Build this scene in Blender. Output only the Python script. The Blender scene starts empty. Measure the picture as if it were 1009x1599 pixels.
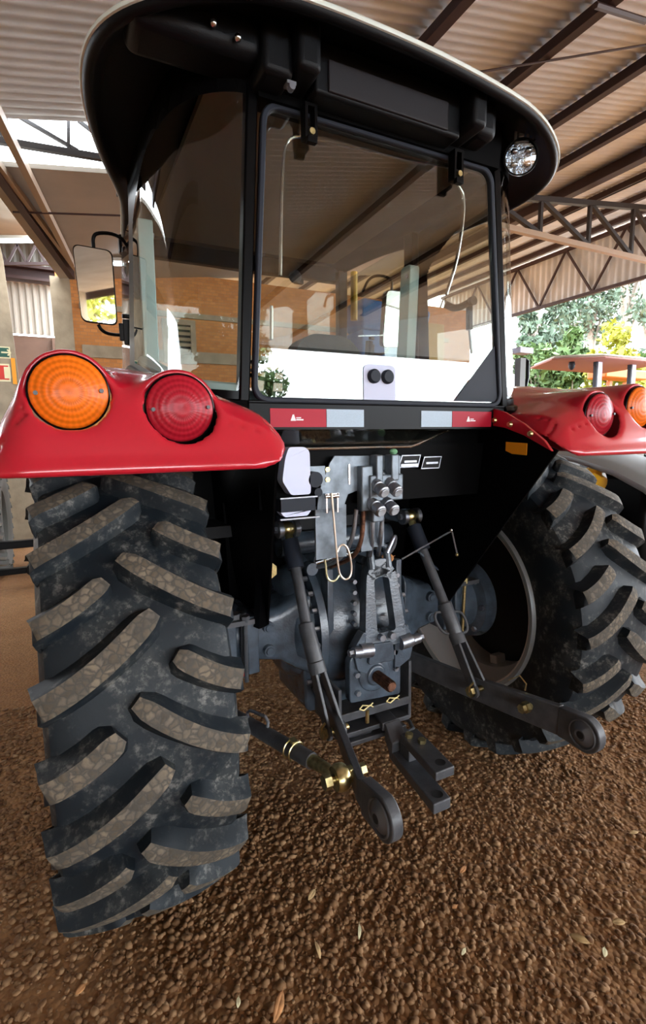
import bpy, bmesh, math, random
import numpy as np
from mathutils import Vector, Matrix
random.seed(7); rng = np.random.default_rng(7)
PI = math.pi
scn = bpy.context.scene
COL = scn.collection

# ------------------------------------------------------------------ camera
F_PX, PITCH, YAW, ROLL = 792.67, 0.138058, 0.464413, -0.01522
CAM = Vector((-1.11393, -2.05728, 1.67766))
fw = Vector((math.sin(YAW)*math.cos(PITCH), math.cos(YAW)*math.cos(PITCH), -math.sin(PITCH)))
rt = Vector((math.cos(YAW), -math.sin(YAW), 0)); up = rt.cross(fw)
r2 = rt*math.cos(ROLL) + up*math.sin(ROLL); u2 = -rt*math.sin(ROLL) + up*math.cos(ROLL)
cam = bpy.data.objects.new('camera', bpy.data.cameras.new('camera')); COL.objects.link(cam)
M = Matrix((r2, u2, -fw)).transposed().to_4x4(); M.translation = CAM
cam.matrix_world = M
cam.data.sensor_fit = 'VERTICAL'; cam.data.sensor_height = 36; cam.data.lens = F_PX*36/1599
cam.data.clip_start = .02; cam.data.clip_end = 300
scn.camera = cam
# ------------------------------------------------------------------ view, world, sun
scn.view_settings.view_transform = 'Standard'; scn.view_settings.look = 'None'
scn.view_settings.exposure = 0.45; scn.view_settings.gamma = 1; scn.view_settings.use_curve_mapping = False
scn.cycles.use_denoising = True
scn.cycles.max_bounces = 7; scn.cycles.diffuse_bounces = 4; scn.cycles.glossy_bounces = 4
scn.cycles.transparent_max_bounces = 16; scn.cycles.sample_clamp_indirect = 8
scn.cycles.caustics_reflective = False; scn.cycles.caustics_refractive = False
w = bpy.data.worlds.new('world'); scn.world = w; w.use_nodes = True
nt = w.node_tree; bg = nt.nodes['Background']
bg.inputs[0].default_value = (.86, .93, 1.0, 1); bg.inputs[1].default_value = 9.5
sun = bpy.data.objects.new('sun', bpy.data.lights.new('sun', 'SUN')); COL.objects.link(sun)
sun.data.energy = 4; sun.data.angle = .02; sun.data.color = (1, .95, .85)
sun.rotation_euler = Vector((-.62,.18,-.76)).to_track_quat('-Z', 'Y').to_euler()

# ------------------------------------------------------------------ helpers
def at(u, v, ax, val):
    """point of the place seen at photo pixel (u, v) on the plane ax = val (used for measuring)"""
    d = fw + r2*((u-504.5)/F_PX) - u2*((v-799.5)/F_PX)
    i = 'xyz'.index(ax)
    return CAM + d*((val-CAM[i])/d[i])

def mat(name, col, rough=.5, metal=0., noise=0., nscale=8., bump=0., bscale=60., spec=.5, coat=0., col2=None, emit=None):
    m = bpy.data.materials.new(name); m.use_nodes = True
    t = m.node_tree; b = t.nodes['Principled BSDF']
    b.inputs['Base Color'].default_value = (*col, 1); b.inputs['Roughness'].default_value = rough
    b.inputs['Metallic'].default_value = metal; b.inputs['Specular IOR Level'].default_value = spec
    b.inputs['Coat Weight'].default_value = coat; b.inputs['Coat Roughness'].default_value = .05
    if emit: b.inputs['Emission Color'].default_value = (*emit[:3], 1); b.inputs['Emission Strength'].default_value = emit[3]
    tc = t.nodes.new('ShaderNodeTexCoord')
    if noise or col2:
        n = t.nodes.new('ShaderNodeTexNoise'); n.inputs['Scale'].default_value = nscale; n.inputs['Detail'].default_value = 5
        t.links.new(tc.outputs['Object'], n.inputs['Vector'])
        mx = t.nodes.new('ShaderNodeMix'); mx.data_type = 'RGBA'
        c2 = col2 or tuple(min(1, c*(1+noise)+noise*.02) for c in col)
        c1 = col if col2 else tuple(c*(1-noise) for c in col)
        rp = t.nodes.new('ShaderNodeMapRange'); rp.inputs[1].default_value = .35; rp.inputs[2].default_value = .65
        t.links.new(n.outputs['Fac'], rp.inputs[0]); t.links.new(rp.outputs[0], mx.inputs['Factor'])
        mx.inputs['A'].default_value = (*c1, 1); mx.inputs['B'].default_value = (*c2, 1)
        t.links.new(mx.outputs['Result'], b.inputs['Base Color'])
    if bump:
        n2 = t.nodes.new('ShaderNodeTexNoise'); n2.inputs['Scale'].default_value = bscale; n2.inputs['Detail'].default_value = 3
        t.links.new(tc.outputs['Object'], n2.inputs['Vector'])
        bp = t.nodes.new('ShaderNodeBump'); bp.inputs['Strength'].default_value = bump; bp.inputs['Distance'].default_value = .01
        t.links.new(n2.outputs['Fac'], bp.inputs['Height']); t.links.new(bp.outputs['Normal'], b.inputs['Normal'])
    return m

class MB:
    def __init__(s): s.v = []; s.f = []; s.m = []
    def add(s, V, Fc, mi=0):
        o = len(s.v); s.v += [tuple(p) for p in V]
        for f in Fc: s.f.append([i+o for i in f]); s.m.append(mi)
        return s
    def box(s, c, d, rot=None, mi=0):
        P = [Vector((x*d[0]/2, y*d[1]/2, z*d[2]/2)) for x in (-1, 1) for y in (-1, 1) for z in (-1, 1)]
        if rot is not None: P = [rot @ p for p in P]
        c = Vector(c)
        return s.add([p+c for p in P], [(0,1,3,2),(4,6,7,5),(0,4,5,1),(2,3,7,6),(0,2,6,4),(1,5,7,3)], mi)
    def bar(s, p0, p1, wd, ht, mi=0, upv=(0,0,1)):
        p0, p1 = Vector(p0), Vector(p1); d = (p1-p0); L = d.length; d.normalize()
        a = d.cross(Vector(upv)); a = a.normalized() if a.length > 1e-5 else Vector((1,0,0)); b = a.cross(d)
        R_ = Matrix((a, d, b)).transposed()
        return s.box((p0+p1)/2, (wd, L, ht), R_, mi)
    def tube(s, path, r, n=12, mi=0, caps=True):
        path = [Vector(p) for p in path]; rs = r if isinstance(r, (list, tuple)) else [r]*len(path)
        V = []; Fc = []; a = None
        for i, p in enumerate(path):
            d = (path[min(i+1, len(path)-1)]-path[max(i-1, 0)]).normalized()
            if a is None:
                a = d.cross(Vector((0,0,1)));
                if a.length < .1: a = d.cross(Vector((1,0,0)))
            a = (a-d*a.dot(d)).normalized(); b = d.cross(a)
            for k in range(n):
                t = 2*PI*k/n; V.append(p+(a*math.cos(t)+b*math.sin(t))*rs[i])
        for i in range(len(path)-1):
            for k in range(n):
                k2 = (k+1) % n; Fc.append((i*n+k, i*n+k2, (i+1)*n+k2, (i+1)*n+k))
        if caps: Fc.append(tuple(range(n))[::-1]); Fc.append(tuple((len(path)-1)*n+k for k in range(n)))
        return s.add(V, Fc, mi)
    def cyl(s, p0, p1, r0, r1=None, n=24, mi=0): return s.tube([p0, p1], [r0, r0 if r1 is None else r1], n, mi)
    def hexa(s, p0, p1, r, mi=0): return s.tube([p0, p1], r, 6, mi)
    def lathe(s, c, axis, prof, n=48, mi=0, closed=False):
        """prof: (along axis, radius)"""
        d = Vector(axis).normalized(); a = d.cross(Vector((0,0,1)))
        if a.length < .1: a = d.cross(Vector((1,0,0)))
        a.normalize(); b = d.cross(a); c = Vector(c); V = []; Fc = []
        for (h, r) in prof:
            for k in range(n):
                t = 2*PI*k/n; V.append(c+d*h+(a*math.cos(t)+b*math.sin(t))*r)
        m_ = len(prof); rg = range(m_ if closed else m_-1)
        for i in rg:
            j = (i+1) % m_
            for k in range(n):
                k2 = (k+1) % n; Fc.append((i*n+k, i*n+k2, j*n+k2, j*n+k))
        return s.add(V, Fc, mi)
    def prism(s, poly, f0, f1, mi=0):
        """poly: 2D points, f0 and f1 map them to the two faces"""
        n = len(poly); V = [f0(*p) for p in poly]+[f1(*p) for p in poly]
        Fc = [tuple(range(n))[::-1], tuple(range(n, 2*n))]+[(i, (i+1) % n, n+(i+1) % n, n+i) for i in range(n)]
        return s.add(V, Fc, mi)
    def ring(s, outer, inner, f0, f1, mi=0):
        n = len(outer); V = [f0(*p) for p in outer]+[f0(*p) for p in inner]+[f1(*p) for p in outer]+[f1(*p) for p in inner]
        Fc = []
        for i in range(n):
            j = (i+1) % n
            Fc += [(i, j, n+j, n+i), (2*n+i, 3*n+i, 3*n+j, 2*n+j), (i, 2*n+i, 2*n+j, j), (n+i, n+j, 3*n+j, 3*n+i)]
        return s.add(V, Fc, mi)
    def sph(s, c, r, n=16, mi=0):
        r3 = r if isinstance(r, (tuple, list)) else (r, r, r); c = Vector(c); V = []; Fc = []; m_ = n//2
        for i in range(m_+1):
            for k in range(n):
                p, t = PI*i/m_, 2*PI*k/n
                V.append(c+Vector((r3[0]*math.sin(p)*math.cos(t), r3[1]*math.sin(p)*math.sin(t), r3[2]*math.cos(p))))
        for i in range(m_):
            for k in range(n):
                k2 = (k+1) % n; Fc.append((i*n+k, (i+1)*n+k, (i+1)*n+k2, i*n+k2))
        return s.add(V, Fc, mi)
    def build(s, name, mats, parent=None, smooth=35, bevel=0, solid=0, sub=0):
        me = bpy.data.meshes.new(name); me.from_pydata(s.v, [], s.f)
        mats = mats if isinstance(mats, (list, tuple)) else [mats]
        for m in mats: me.materials.append(m)
        me.polygons.foreach_set('material_index', s.m)
        bm = bmesh.new(); bm.from_mesh(me); bmesh.ops.remove_doubles(bm, verts=bm.verts, dist=1e-6)
        if len(s.f) < 30000: bmesh.ops.recalc_face_normals(bm, faces=bm.faces)
        bm.to_mesh(me); bm.free()
        if smooth:
            me.polygons.foreach_set('use_smooth', [True]*len(me.polygons)); me.set_sharp_from_angle(angle=math.radians(smooth))
        o = bpy.data.objects.new(name, me); COL.objects.link(o); o.parent = parent
        if solid:
            md = o.modifiers.new('solid', 'SOLIDIFY'); md.thickness = solid
        if bevel:
            md = o.modifiers.new('bevel', 'BEVEL'); md.width = bevel; md.segments = 2; md.limit_method = 'ANGLE'; md.angle_limit = math.radians(40)
        if sub:
            md = o.modifiers.new('sub', 'SUBSURF'); md.levels = sub; md.render_levels = sub
        return o

def bend(P, k=2):
    P = [Vector(p) for p in P]
    for _ in range(k):
        P = [P[0]]+[q for i in range(len(P)-1) for q in (P[i]*.75+P[i+1]*.25, P[i]*.25+P[i+1]*.75)]+[P[-1]]
    return P
def fast_mesh(name, V, Fc, mats, parent=None, smooth=True, mi=None):
    me = bpy.data.meshes.new(name); k = Fc.shape[1]
    me.vertices.add(len(V)); me.vertices.foreach_set('co', np.asarray(V, np.float32).ravel())
    me.loops.add(Fc.size); me.loops.foreach_set('vertex_index', Fc.astype(np.int32).ravel())
    me.polygons.add(len(Fc)); me.polygons.foreach_set('loop_start', np.arange(0, Fc.size, k, dtype=np.int32))
    for m in mats: me.materials.append(m)
    if mi is not None: me.polygons.foreach_set('material_index', mi)
    me.update(calc_edges=True); me.validate()
    if smooth: me.polygons.foreach_set('use_smooth', [True]*len(me.polygons))
    o = bpy.data.objects.new(name, me); COL.objects.link(o); o.parent = parent
    return o

def surf_nets(Fn, lo, hi, h):
    """smooth mesh of the zero level of Fn(x, y, z) (negative inside)"""
    ax = [np.arange(lo[i], hi[i]+h, h) for i in range(3)]
    X, Y, Z = np.meshgrid(*ax, indexing='ij'); F = Fn(X, Y, Z)
    g = np.gradient(F, h); F = F/np.maximum(np.sqrt(g[0]**2+g[1]**2+g[2]**2), .3)
    n = np.array(F.shape); acc = np.zeros((*(n-1), 3)); cnt = np.zeros(n-1)
    for a in range(3):
        for b in (0, 1):
            for c in (0, 1):
                o0 = [0, 0, 0]; oth = [i for i in range(3) if i != a]; o0[oth[0]] = b; o0[oth[1]] = c
                o1 = list(o0); o1[a] = 1
                s0 = F[tuple(slice(o0[i], o0[i]+n[i]-1) for i in range(3))]; s1 = F[tuple(slice(o1[i], o1[i]+n[i]-1) for i in range(3))]
                cr = (s0 < 0) != (s1 < 0); t = np.where(cr, s0/np.where(cr, s0-s1, 1), 0)
                for i in range(3): acc[..., i] += np.where(cr, (o0[i]+(t if i == a else 0)), 0)
                cnt += cr
    act = cnt > 0; idx = -np.ones(act.shape, int); idx[act] = np.arange(act.sum())
    ii = np.argwhere(act); V = (ii+acc[act]/cnt[act][:, None])*h+np.array(lo)
    quads = []
    for a in range(3):
        b, c = (a+1) % 3, (a+2) % 3
        sl = [slice(1, n[i]-1) for i in range(3)]; sl[a] = slice(0, n[a]-1)
        sl1 = list(sl); sl1[a] = slice(1, n[a])
        s0, s1 = F[tuple(sl)], F[tuple(sl1)]
        base = np.argwhere((s0 < 0) != (s1 < 0)); pos = s0[tuple(base.T)] < 0
        base = base+np.array([s.start for s in sl])
        def cell(db, dc):
            q = base.copy(); q[:, b] -= db; q[:, c] -= dc
            return idx[tuple(q.T)]
        q = np.stack([cell(1, 1), cell(0, 1), cell(0, 0), cell(1, 0)], 1)
        q[~pos] = q[~pos][:, ::-1]; quads.append(q)
    return V, np.concatenate(quads)

def empty(name, label, cat, loc=(0,0,0), group=None):
    o = bpy.data.objects.new(name, None); COL.objects.link(o); o.location = loc; o.empty_display_size = .2
    o['label'] = label; o['category'] = cat
    if group: o['group'] = group
    return o
def tag(o, label, cat, group=None, kind=None):
    o['label'] = label; o['category'] = cat
    if group: o['group'] = group
    if kind: o['kind'] = kind
    return o
def struct(o): o['kind'] = 'structure'; return o
def rrect(corners, r, n=6):
    """rounded polygon"""
    out = []; m_ = len(corners); C_ = [Vector(c) for c in corners]
    for i in range(m_):
        p, a, b = C_[i], C_[i-1], C_[(i+1) % m_]
        rr = r[i] if isinstance(r, (list, tuple)) else r
        pa = p+(a-p).normalized()*rr; pb = p+(b-p).normalized()*rr
        for k in range(n+1):
            t = k/n; out.append(tuple(pa*(1-t)**2+p*2*t*(1-t)+pb*t*t))
    return out

# ------------------------------------------------------------------ materials
def lin(r, g, b): return tuple(((c/255)/12.92 if c/255 <= .04045 else ((c/255+.055)/1.055)**2.4) for c in (r, g, b))
m_black = mat('black_paint', (.002,.002,.0024), .3, spec=.12)
m_panel = mat('matt_black_panel', (.0016,.0016,.0018), .45, spec=.05)
m_plastic = mat('black_moulded_plastic', (.0035,.0042,.0055), .45, bump=.12, bscale=350, spec=.16)
m_rubber = mat('rubber_trim', (.018,.022,.032), .5, spec=.2)
m_cast = mat('graphite_cast_paint', (.058,.078,.102), .27, noise=.25, nscale=14, bump=.12, bscale=120, spec=.8)
m_link = mat('graphite_forged_paint', (.062,.064,.07), .38, noise=.2, nscale=20, bump=.1, bscale=90, spec=.5)
m_zinc = mat('yellow_zinc', (.62,.52,.25), .3, 1, noise=.25, nscale=60)
m_chrome = mat('bright_steel', (.75,.76,.78), .22, 1)
m_steel = mat('grey_steel', (.34,.36,.40), .35, .9, noise=.15, nscale=40)
m_plate = mat('grey_plate', (.16,.19,.22), .4, .5, noise=.3, nscale=18)
m_rust = mat('rusty_spline', (.16,.07,.04), .5, .7, noise=.5, nscale=60)
m_red = mat('red_moulded', (.50,.009,.024), .3, spec=.4, coat=.9)
m_white = mat('white_roof_paint', (.72,.80,.74), .3, coat=.4)
m_tank = mat('white_container', (.62,.66,.85), .4)
m_orange = mat('orange_sticker', (.85,.33,.01), .5)
m_red_tape = mat('red_reflective_tape', (.42,.010,.03), .4, spec=.2)
m_white_tape = mat('white_reflective_tape', (.36,.46,.56), .4, noise=.05, nscale=200)
m_logo = mat('white_print', (.85,.8,.82), .5)
m_pale = mat('pale_teal_trim', (.50,.66,.64), .55)
m_seat = mat('dark_seat_cloth', (.03,.045,.05), .8, bump=.2, bscale=200)
m_dark = mat('dark_cavity', (.004,.004,.005), .7)
m_rimsilver = mat('silver_rim_paint', (.62,.57,.54), .35, .3)
m_rimgrey = mat('grey_rim_flange', (.30,.33,.34), .4, .2)
m_yellow = mat('yellow_paint', (.75,.42,.02), .4)
m_grey = mat('grey_fender_plastic', (.16,.17,.17), .4)

def lens(name, col):
    m = mat(name, col, .3, spec=.2, coat=.1); t = m.node_tree; b = t.nodes['Principled BSDF']
    tc = t.nodes.new('ShaderNodeTexCoord'); w1 = t.nodes.new('ShaderNodeTexWave'); w1.wave_type = 'RINGS'; w1.rings_direction = 'SPHERICAL'
    w1.inputs['Scale'].default_value = 26; t.links.new(tc.outputs['Object'], w1.inputs['Vector'])
    gr = t.nodes.new('ShaderNodeTexGradient'); gr.gradient_type = 'RADIAL'
    mp = t.nodes.new('ShaderNodeMapping'); mp.inputs['Rotation'].default_value = (PI/2, 0, 0); t.links.new(tc.outputs['Object'], mp.inputs['Vector'])
    t.links.new(mp.outputs['Vector'], gr.inputs['Vector'])
    ml = t.nodes.new('ShaderNodeMath'); ml.operation = 'MULTIPLY'; ml.inputs[1].default_value = 2*PI*36; t.links.new(gr.outputs['Fac'], ml.inputs[0])
    sn = t.nodes.new('ShaderNodeMath'); sn.operation = 'SINE'; t.links.new(ml.outputs[0], sn.inputs[0])
    ad = t.nodes.new('ShaderNodeMath'); ad.operation = 'MULTIPLY_ADD'; ad.inputs[1].default_value = .2; t.links.new(sn.outputs[0], ad.inputs[0]); t.links.new(w1.outputs['Fac'], ad.inputs[2])
    mx = t.nodes.new('ShaderNodeMix'); mx.data_type = 'RGBA'; t.links.new(ad.outputs[0], mx.inputs['Factor'])
    mx.inputs['A'].default_value = (*[c*.8 for c in col], 1); mx.inputs['B'].default_value = (*[min(1, c*1.15+.005) for c in col], 1)
    t.links.new(mx.outputs['Result'], b.inputs['Base Color'])
    bp = t.nodes.new('ShaderNodeBump'); bp.inputs['Strength'].default_value = .15; bp.inputs['Distance'].default_value = .003
    t.links.new(ad.outputs[0], bp.inputs['Height']); t.links.new(bp.outputs['Normal'], b.inputs['Normal'])
    return m
m_amber = lens('amber_lens', (.80,.15,.004)); m_redlens = lens('red_lens', (.36,.006,.018))

def glass(name, tint, refl, ior=1.5):
    m = bpy.data.materials.new(name); m.use_nodes = True; t = m.node_tree; t.nodes.clear()
    o = t.nodes.new('ShaderNodeOutputMaterial'); mx = t.nodes.new('ShaderNodeMixShader')
    tr = t.nodes.new('ShaderNodeBsdfTransparent'); tr.inputs[0].default_value = (*tint, 1)
    g = t.nodes.new('ShaderNodeBsdfGlossy'); g.inputs['Roughness'].default_value = .0; g.inputs['Color'].default_value = (1,1,1,1)
    lw = t.nodes.new('ShaderNodeFresnel'); lw.inputs['IOR'].default_value = ior
    ge = t.nodes.new('ShaderNodeNewGeometry'); ir = t.nodes.new('ShaderNodeMapRange'); ir.inputs[3].default_value = ior; ir.inputs[4].default_value = 1/ior
    t.links.new(ge.outputs['Backfacing'], ir.inputs[0]); t.links.new(ir.outputs[0], lw.inputs['IOR'])
    ma = t.nodes.new('ShaderNodeMath'); ma.operation = 'MULTIPLY_ADD'; ma.use_clamp = True; ma.inputs[1].default_value = 1.0; ma.inputs[2].default_value = refl
    t.links.new(lw.outputs[0], ma.inputs[0]); t.links.new(ma.outputs[0], mx.inputs[0])
    t.links.new(tr.outputs[0], mx.inputs[1]); t.links.new(g.outputs[0], mx.inputs[2]); t.links.new(mx.outputs[0], o.inputs[0])
    return m
m_glass = glass('tinted_cab_glass', (.86,.88,.84), .06)
m_sideglass = glass('curved_cab_glass', (.82,.86,.84), .035, 1.25)
m_clear = glass('clear_lens_glass', (.8,.85,.9), .1)
m_mirror = mat('mirror_glass', (.9,.93,.9), .02, 1)

# ground
def ground_mat(name, c1, c2, c3, peb=55):
    m = mat(name, c1, .95, spec=.15); t = m.node_tree; b = t.nodes['Principled BSDF']
    tc = t.nodes.new('ShaderNodeTexCoord')
    n1 = t.nodes.new('ShaderNodeTexNoise'); n1.inputs['Scale'].default_value = .9; n1.inputs['Detail'].default_value = 6
    n2 = t.nodes.new('ShaderNodeTexVoronoi'); n2.inputs['Scale'].default_value = peb
    for n in (n1, n2): t.links.new(tc.outputs['Object'], n.inputs['Vector'])
    a = t.nodes.new('ShaderNodeMix'); a.data_type = 'RGBA'; a.inputs['A'].default_value = (*c1, 1); a.inputs['B'].default_value = (*c2, 1)
    mr = t.nodes.new('ShaderNodeMapRange'); mr.inputs[1].default_value = .38; mr.inputs[2].default_value = .62
    t.links.new(n1.outputs['Fac'], mr.inputs[0]); t.links.new(mr.outputs[0], a.inputs['Factor'])
    bb = t.nodes.new('ShaderNodeMix'); bb.data_type = 'RGBA'; bb.blend_type = 'MIX'
    sp = t.nodes.new('ShaderNodeSeparateColor'); t.links.new(n2.outputs['Color'], sp.inputs[0])
    mm = t.nodes.new('ShaderNodeMath'); mm.operation = 'MULTIPLY'; mm.inputs[1].default_value = .55
    t.links.new(sp.outputs[0], mm.inputs[0]); t.links.new(mm.outputs[0], bb.inputs['Factor'])
    t.links.new(a.outputs['Result'], bb.inputs['A']); bb.inputs['B'].default_value = (*c3, 1)
    t.links.new(bb.outputs['Result'], b.inputs['Base Color'])
    bp = t.nodes.new('ShaderNodeBump'); bp.inputs['Strength'].default_value = .7; bp.inputs['Distance'].default_value = .012; bp.invert = True
    t.links.new(n2.outputs['Distance'], bp.inputs['Height']); t.links.new(bp.outputs['Normal'], b.inputs['Normal'])
    return m
m_ground = ground_mat('red_brown_dirt', (.27,.125,.048), (.36,.19,.085), (.19,.105,.055))
def stone_mat():
    m = mat('gravel', (.2,.12,.08), .85, spec=.2); t = m.node_tree; b = t.nodes['Principled BSDF']
    tc = t.nodes.new('ShaderNodeTexCoord'); v = t.nodes.new('ShaderNodeTexVoronoi'); v.inputs['Scale'].default_value = 45
    t.links.new(tc.outputs['Object'], v.inputs['Vector'])
    r = t.nodes.new('ShaderNodeValToRGB'); sp = t.nodes.new('ShaderNodeSeparateColor'); t.links.new(v.outputs['Color'], sp.inputs[0])
    t.links.new(sp.outputs[0], r.inputs[0]); e = r.color_ramp.elements
    e[0].color = (.14,.066,.028,1); e[1].color = (.31,.18,.09,1); e2 = r.color_ramp.elements.new(.5); e2.color = (.22,.115,.053,1)
    t.links.new(r.outputs[0], b.inputs['Base Color']); return m
m_stone = stone_mat()
# tyre
def tyre_mat(name, base, dusty, lug=False):
    m = mat(name, base, .8 if lug else .55, spec=.3); t = m.node_tree; b = t.nodes['Principled BSDF']
    tc = t.nodes.new('ShaderNodeTexCoord')
    n1 = t.nodes.new('ShaderNodeTexNoise'); n1.inputs['Scale'].default_value = 9; n1.inputs['Detail'].default_value = 8; n1.inputs['Roughness'].default_value = .65
    t.links.new(tc.outputs['Object'], n1.inputs['Vector'])
    mx = t.nodes.new('ShaderNodeMix'); mx.data_type = 'RGBA'
    mr = t.nodes.new('ShaderNodeMapRange'); mr.inputs[1].default_value = .3 if lug else .46; mr.inputs[2].default_value = .6 if lug else .72
    t.links.new(n1.outputs['Fac'], mr.inputs[0]); t.links.new(mr.outputs[0], mx.inputs['Factor'])
    mx.inputs['A'].default_value = (*base, 1); mx.inputs['B'].default_value = (*dusty, 1)
    last = mx.outputs['Result']
    if not lug:
        n3 = t.nodes.new('ShaderNodeTexNoise'); n3.inputs['Scale'].default_value = 42; n3.inputs['Detail'].default_value = 6; n3.inputs['Roughness'].default_value = .7
        t.links.new(tc.outputs['Object'], n3.inputs['Vector']); m5 = t.nodes.new('ShaderNodeMapRange'); m5.inputs[1].default_value = .50; m5.inputs[2].default_value = .64
        t.links.new(n3.outputs['Fac'], m5.inputs[0]); m6 = t.nodes.new('ShaderNodeMath'); m6.operation = 'MULTIPLY'; t.links.new(m5.outputs[0], m6.inputs[0]); t.links.new(mr.outputs[0], m6.inputs[1])
        m7 = t.nodes.new('ShaderNodeMix'); m7.data_type = 'RGBA'; t.links.new(m6.outputs[0], m7.inputs['Factor']); t.links.new(last, m7.inputs['A']); m7.inputs['B'].default_value = (.22,.21,.19,1); last = m7.outputs['Result']
    v = t.nodes.new('ShaderNodeTexVoronoi'); v.feature = 'DISTANCE_TO_EDGE'; v.inputs['Scale'].default_value = 48 if lug else 30
    nd = t.nodes.new('ShaderNodeTexNoise'); nd.inputs['Scale'].default_value = 38; t.links.new(tc.outputs['Object'], nd.inputs['Vector'])
    vm = t.nodes.new('ShaderNodeVectorMath'); vm.operation = 'MULTIPLY_ADD'; vm.inputs[1].default_value = (.022,.022,.022); t.links.new(nd.outputs['Color'], vm.inputs[0]); t.links.new(tc.outputs['Object'], vm.inputs[2])
    t.links.new(vm.outputs[0], v.inputs['Vector'])
    if lug:
        vc = t.nodes.new('ShaderNodeTexVoronoi'); vc.inputs['Scale'].default_value = 48; t.links.new(vm.outputs[0], vc.inputs['Vector']); sc_ = t.nodes.new('ShaderNodeSeparateColor'); t.links.new(vc.outputs['Color'], sc_.inputs[0])
        hv = t.nodes.new('ShaderNodeHueSaturation'); mv = t.nodes.new('ShaderNodeMapRange'); mv.inputs[3].default_value = .55; mv.inputs[4].default_value = 1.3; t.links.new(sc_.outputs[0], mv.inputs[0]); t.links.new(mv.outputs[0], hv.inputs['Value']); t.links.new(last, hv.inputs['Color']); last = hv.outputs[0]
        m2 = t.nodes.new('ShaderNodeMix'); m2.data_type = 'RGBA'; m3 = t.nodes.new('ShaderNodeMapRange'); m3.inputs[1].default_value = .0; m3.inputs[2].default_value = .22
        t.links.new(v.outputs['Distance'], m3.inputs[0]); t.links.new(m3.outputs[0], m2.inputs['Factor'])
        m2.inputs['A'].default_value = (.07,.062,.052, 1); t.links.new(last, m2.inputs['B']); last = m2.outputs['Result']
    t.links.new(last, b.inputs['Base Color'])
    bp = t.nodes.new('ShaderNodeBump'); bp.inputs['Strength'].default_value = .5 if lug else .25; bp.inputs['Distance'].default_value = .005
    t.links.new(v.outputs['Distance'] if lug else n1.outputs['Fac'], bp.inputs['Height']); t.links.new(bp.outputs['Normal'], b.inputs['Normal'])
    return m
m_tyre = tyre_mat('tyre_rubber', (.006,.010,.014), (.034,.038,.038))
m_lug = tyre_mat('worn_lug_face', (.085,.075,.062), (.16,.125,.085), True)

# ------------------------------------------------------------------ ground and gravel
g = MB(); g.add([(-60,-60,0),(80,-60,0),(80,80,0),(-60,80,0)], [(0,1,2,3)])
gnd = g.build('floor', m_ground, smooth=0); struct(gnd)
def stones(n, xr, yr, rr, name, label):
    bm = bmesh.new(); bmesh.ops.create_icosphere(bm, subdivisions=1, radius=1)
    bv = np.array([v.co[:] for v in bm.verts]); bf = np.array([[v.index for v in f.verts] for f in bm.faces]); bm.free()
    X = rng.uniform(*xr, n); Y = rng.uniform(*yr, n)
    dens = .5+.5*np.sin(X*2.3+1.2*np.sin(Y*3.1))*np.sin(Y*2.7+1.5*np.sin(X*2.1+.5))
    keep = rng.random(n) < .35+.65*np.clip(dens*1.6, 0, 1); X, Y = X[keep], Y[keep]; n = len(X)
    r = rng.gamma(6, (rr)/6, n).clip(rr*.4, rr*1.8)
    sc = r[:, None]*np.stack([rng.uniform(.75,1.35,n), rng.uniform(.75,1.25,n), rng.uniform(.35,.6,n)], 1)
    a = rng.uniform(0, 2*PI, n); ca, sa = np.cos(a), np.sin(a)
    V = bv[None]*sc[:, None]*(1+rng.uniform(-.18,.18,(n, len(bv), 1)))
    x = V[..., 0]*ca[:, None]-V[..., 1]*sa[:, None]+X[:, None]; y = V[..., 0]*sa[:, None]+V[..., 1]*ca[:, None]+Y[:, None]
    z = V[..., 2]+(sc[:, 2]*.35)[:, None]
    V = np.stack([x, y, z], -1).reshape(-1, 3); Fc = (bf[None]+(np.arange(n)*len(bv))[:, None, None]).reshape(-1, 3)
    return tag(fast_mesh(name, V, Fc, [m_stone]), label, 'gravel', kind='stuff')
stones(62000, (-2.1, 2.3), (-1.8, 1.6), .0088, 'gravel', 'small brown stones strewn over the dirt yard')

# ------------------------------------------------------------------ building shell
ROOF0, SL = 5.0, .2
def zr(x): return ROOF0+SL*(x+1.114)
m_sheet = mat('galvanised_roof_sheet', (.58,.615,.65), .6, noise=.1, nscale=1.5)
m_smooth = mat('beige_ceiling_panel', (.42,.385,.33), .7, noise=.06, nscale=2)
m_beam = mat('dark_red_oxide_steel', (.035,.014,.013), .6)
m_truss = mat('black_steel', (.02,.017,.018), .6)
m_lightbeam = mat('pale_steel_angle', (.42,.33,.25), .5)
def corrugated(name, x0, x1, y0, y1, zf, pitch=.12, amp=.018, m=None):
    ys = np.arange(y0, y1+1e-6, pitch/4); V = []; Fc = []
    for i, y in enumerate(ys):
        dz = amp*math.sin(2*PI*i/4+.6)
        V += [(x0, y, zf(x0)+dz), (x1, y, zf(x1)+dz)]
        if i: Fc.append((2*i-2, 2*i-1, 2*i+1, 2*i))
    V2 = [(a, b, c+.06) for a, b, c in V]; n = len(V)
    Fc2 = [tuple(n+k for k in f[::-1]) for f in Fc]
    b = MB(); b.add(V+V2, Fc+Fc2); return struct(b.build(name, m or m_sheet, smooth=60))
corrugated('ceiling', -9, 15.2, -18.4, 4.35, zr)
corrugated('ceiling', 1.6, 15.2, 4.35, 17, zr); corrugated('ceiling', 15.2, 34, -18.4, -2.5, zr)
b = MB(); b.add([(4.6,-18.35,6.2),(34,-18.35,6.2),(34,-18.35,zr(34)),(4.6,-18.35,zr(4.6))], [(0,1,2,3)]); struct(b.build('wall_front', m_sheet, smooth=0))
b = MB(); b.box((19.3,-18.3,6.18),(29.4,.12,.1)); struct(b.build('trim_20', mat('eave_angle', (.035,.014,.013), .6), smooth=0))
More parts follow.
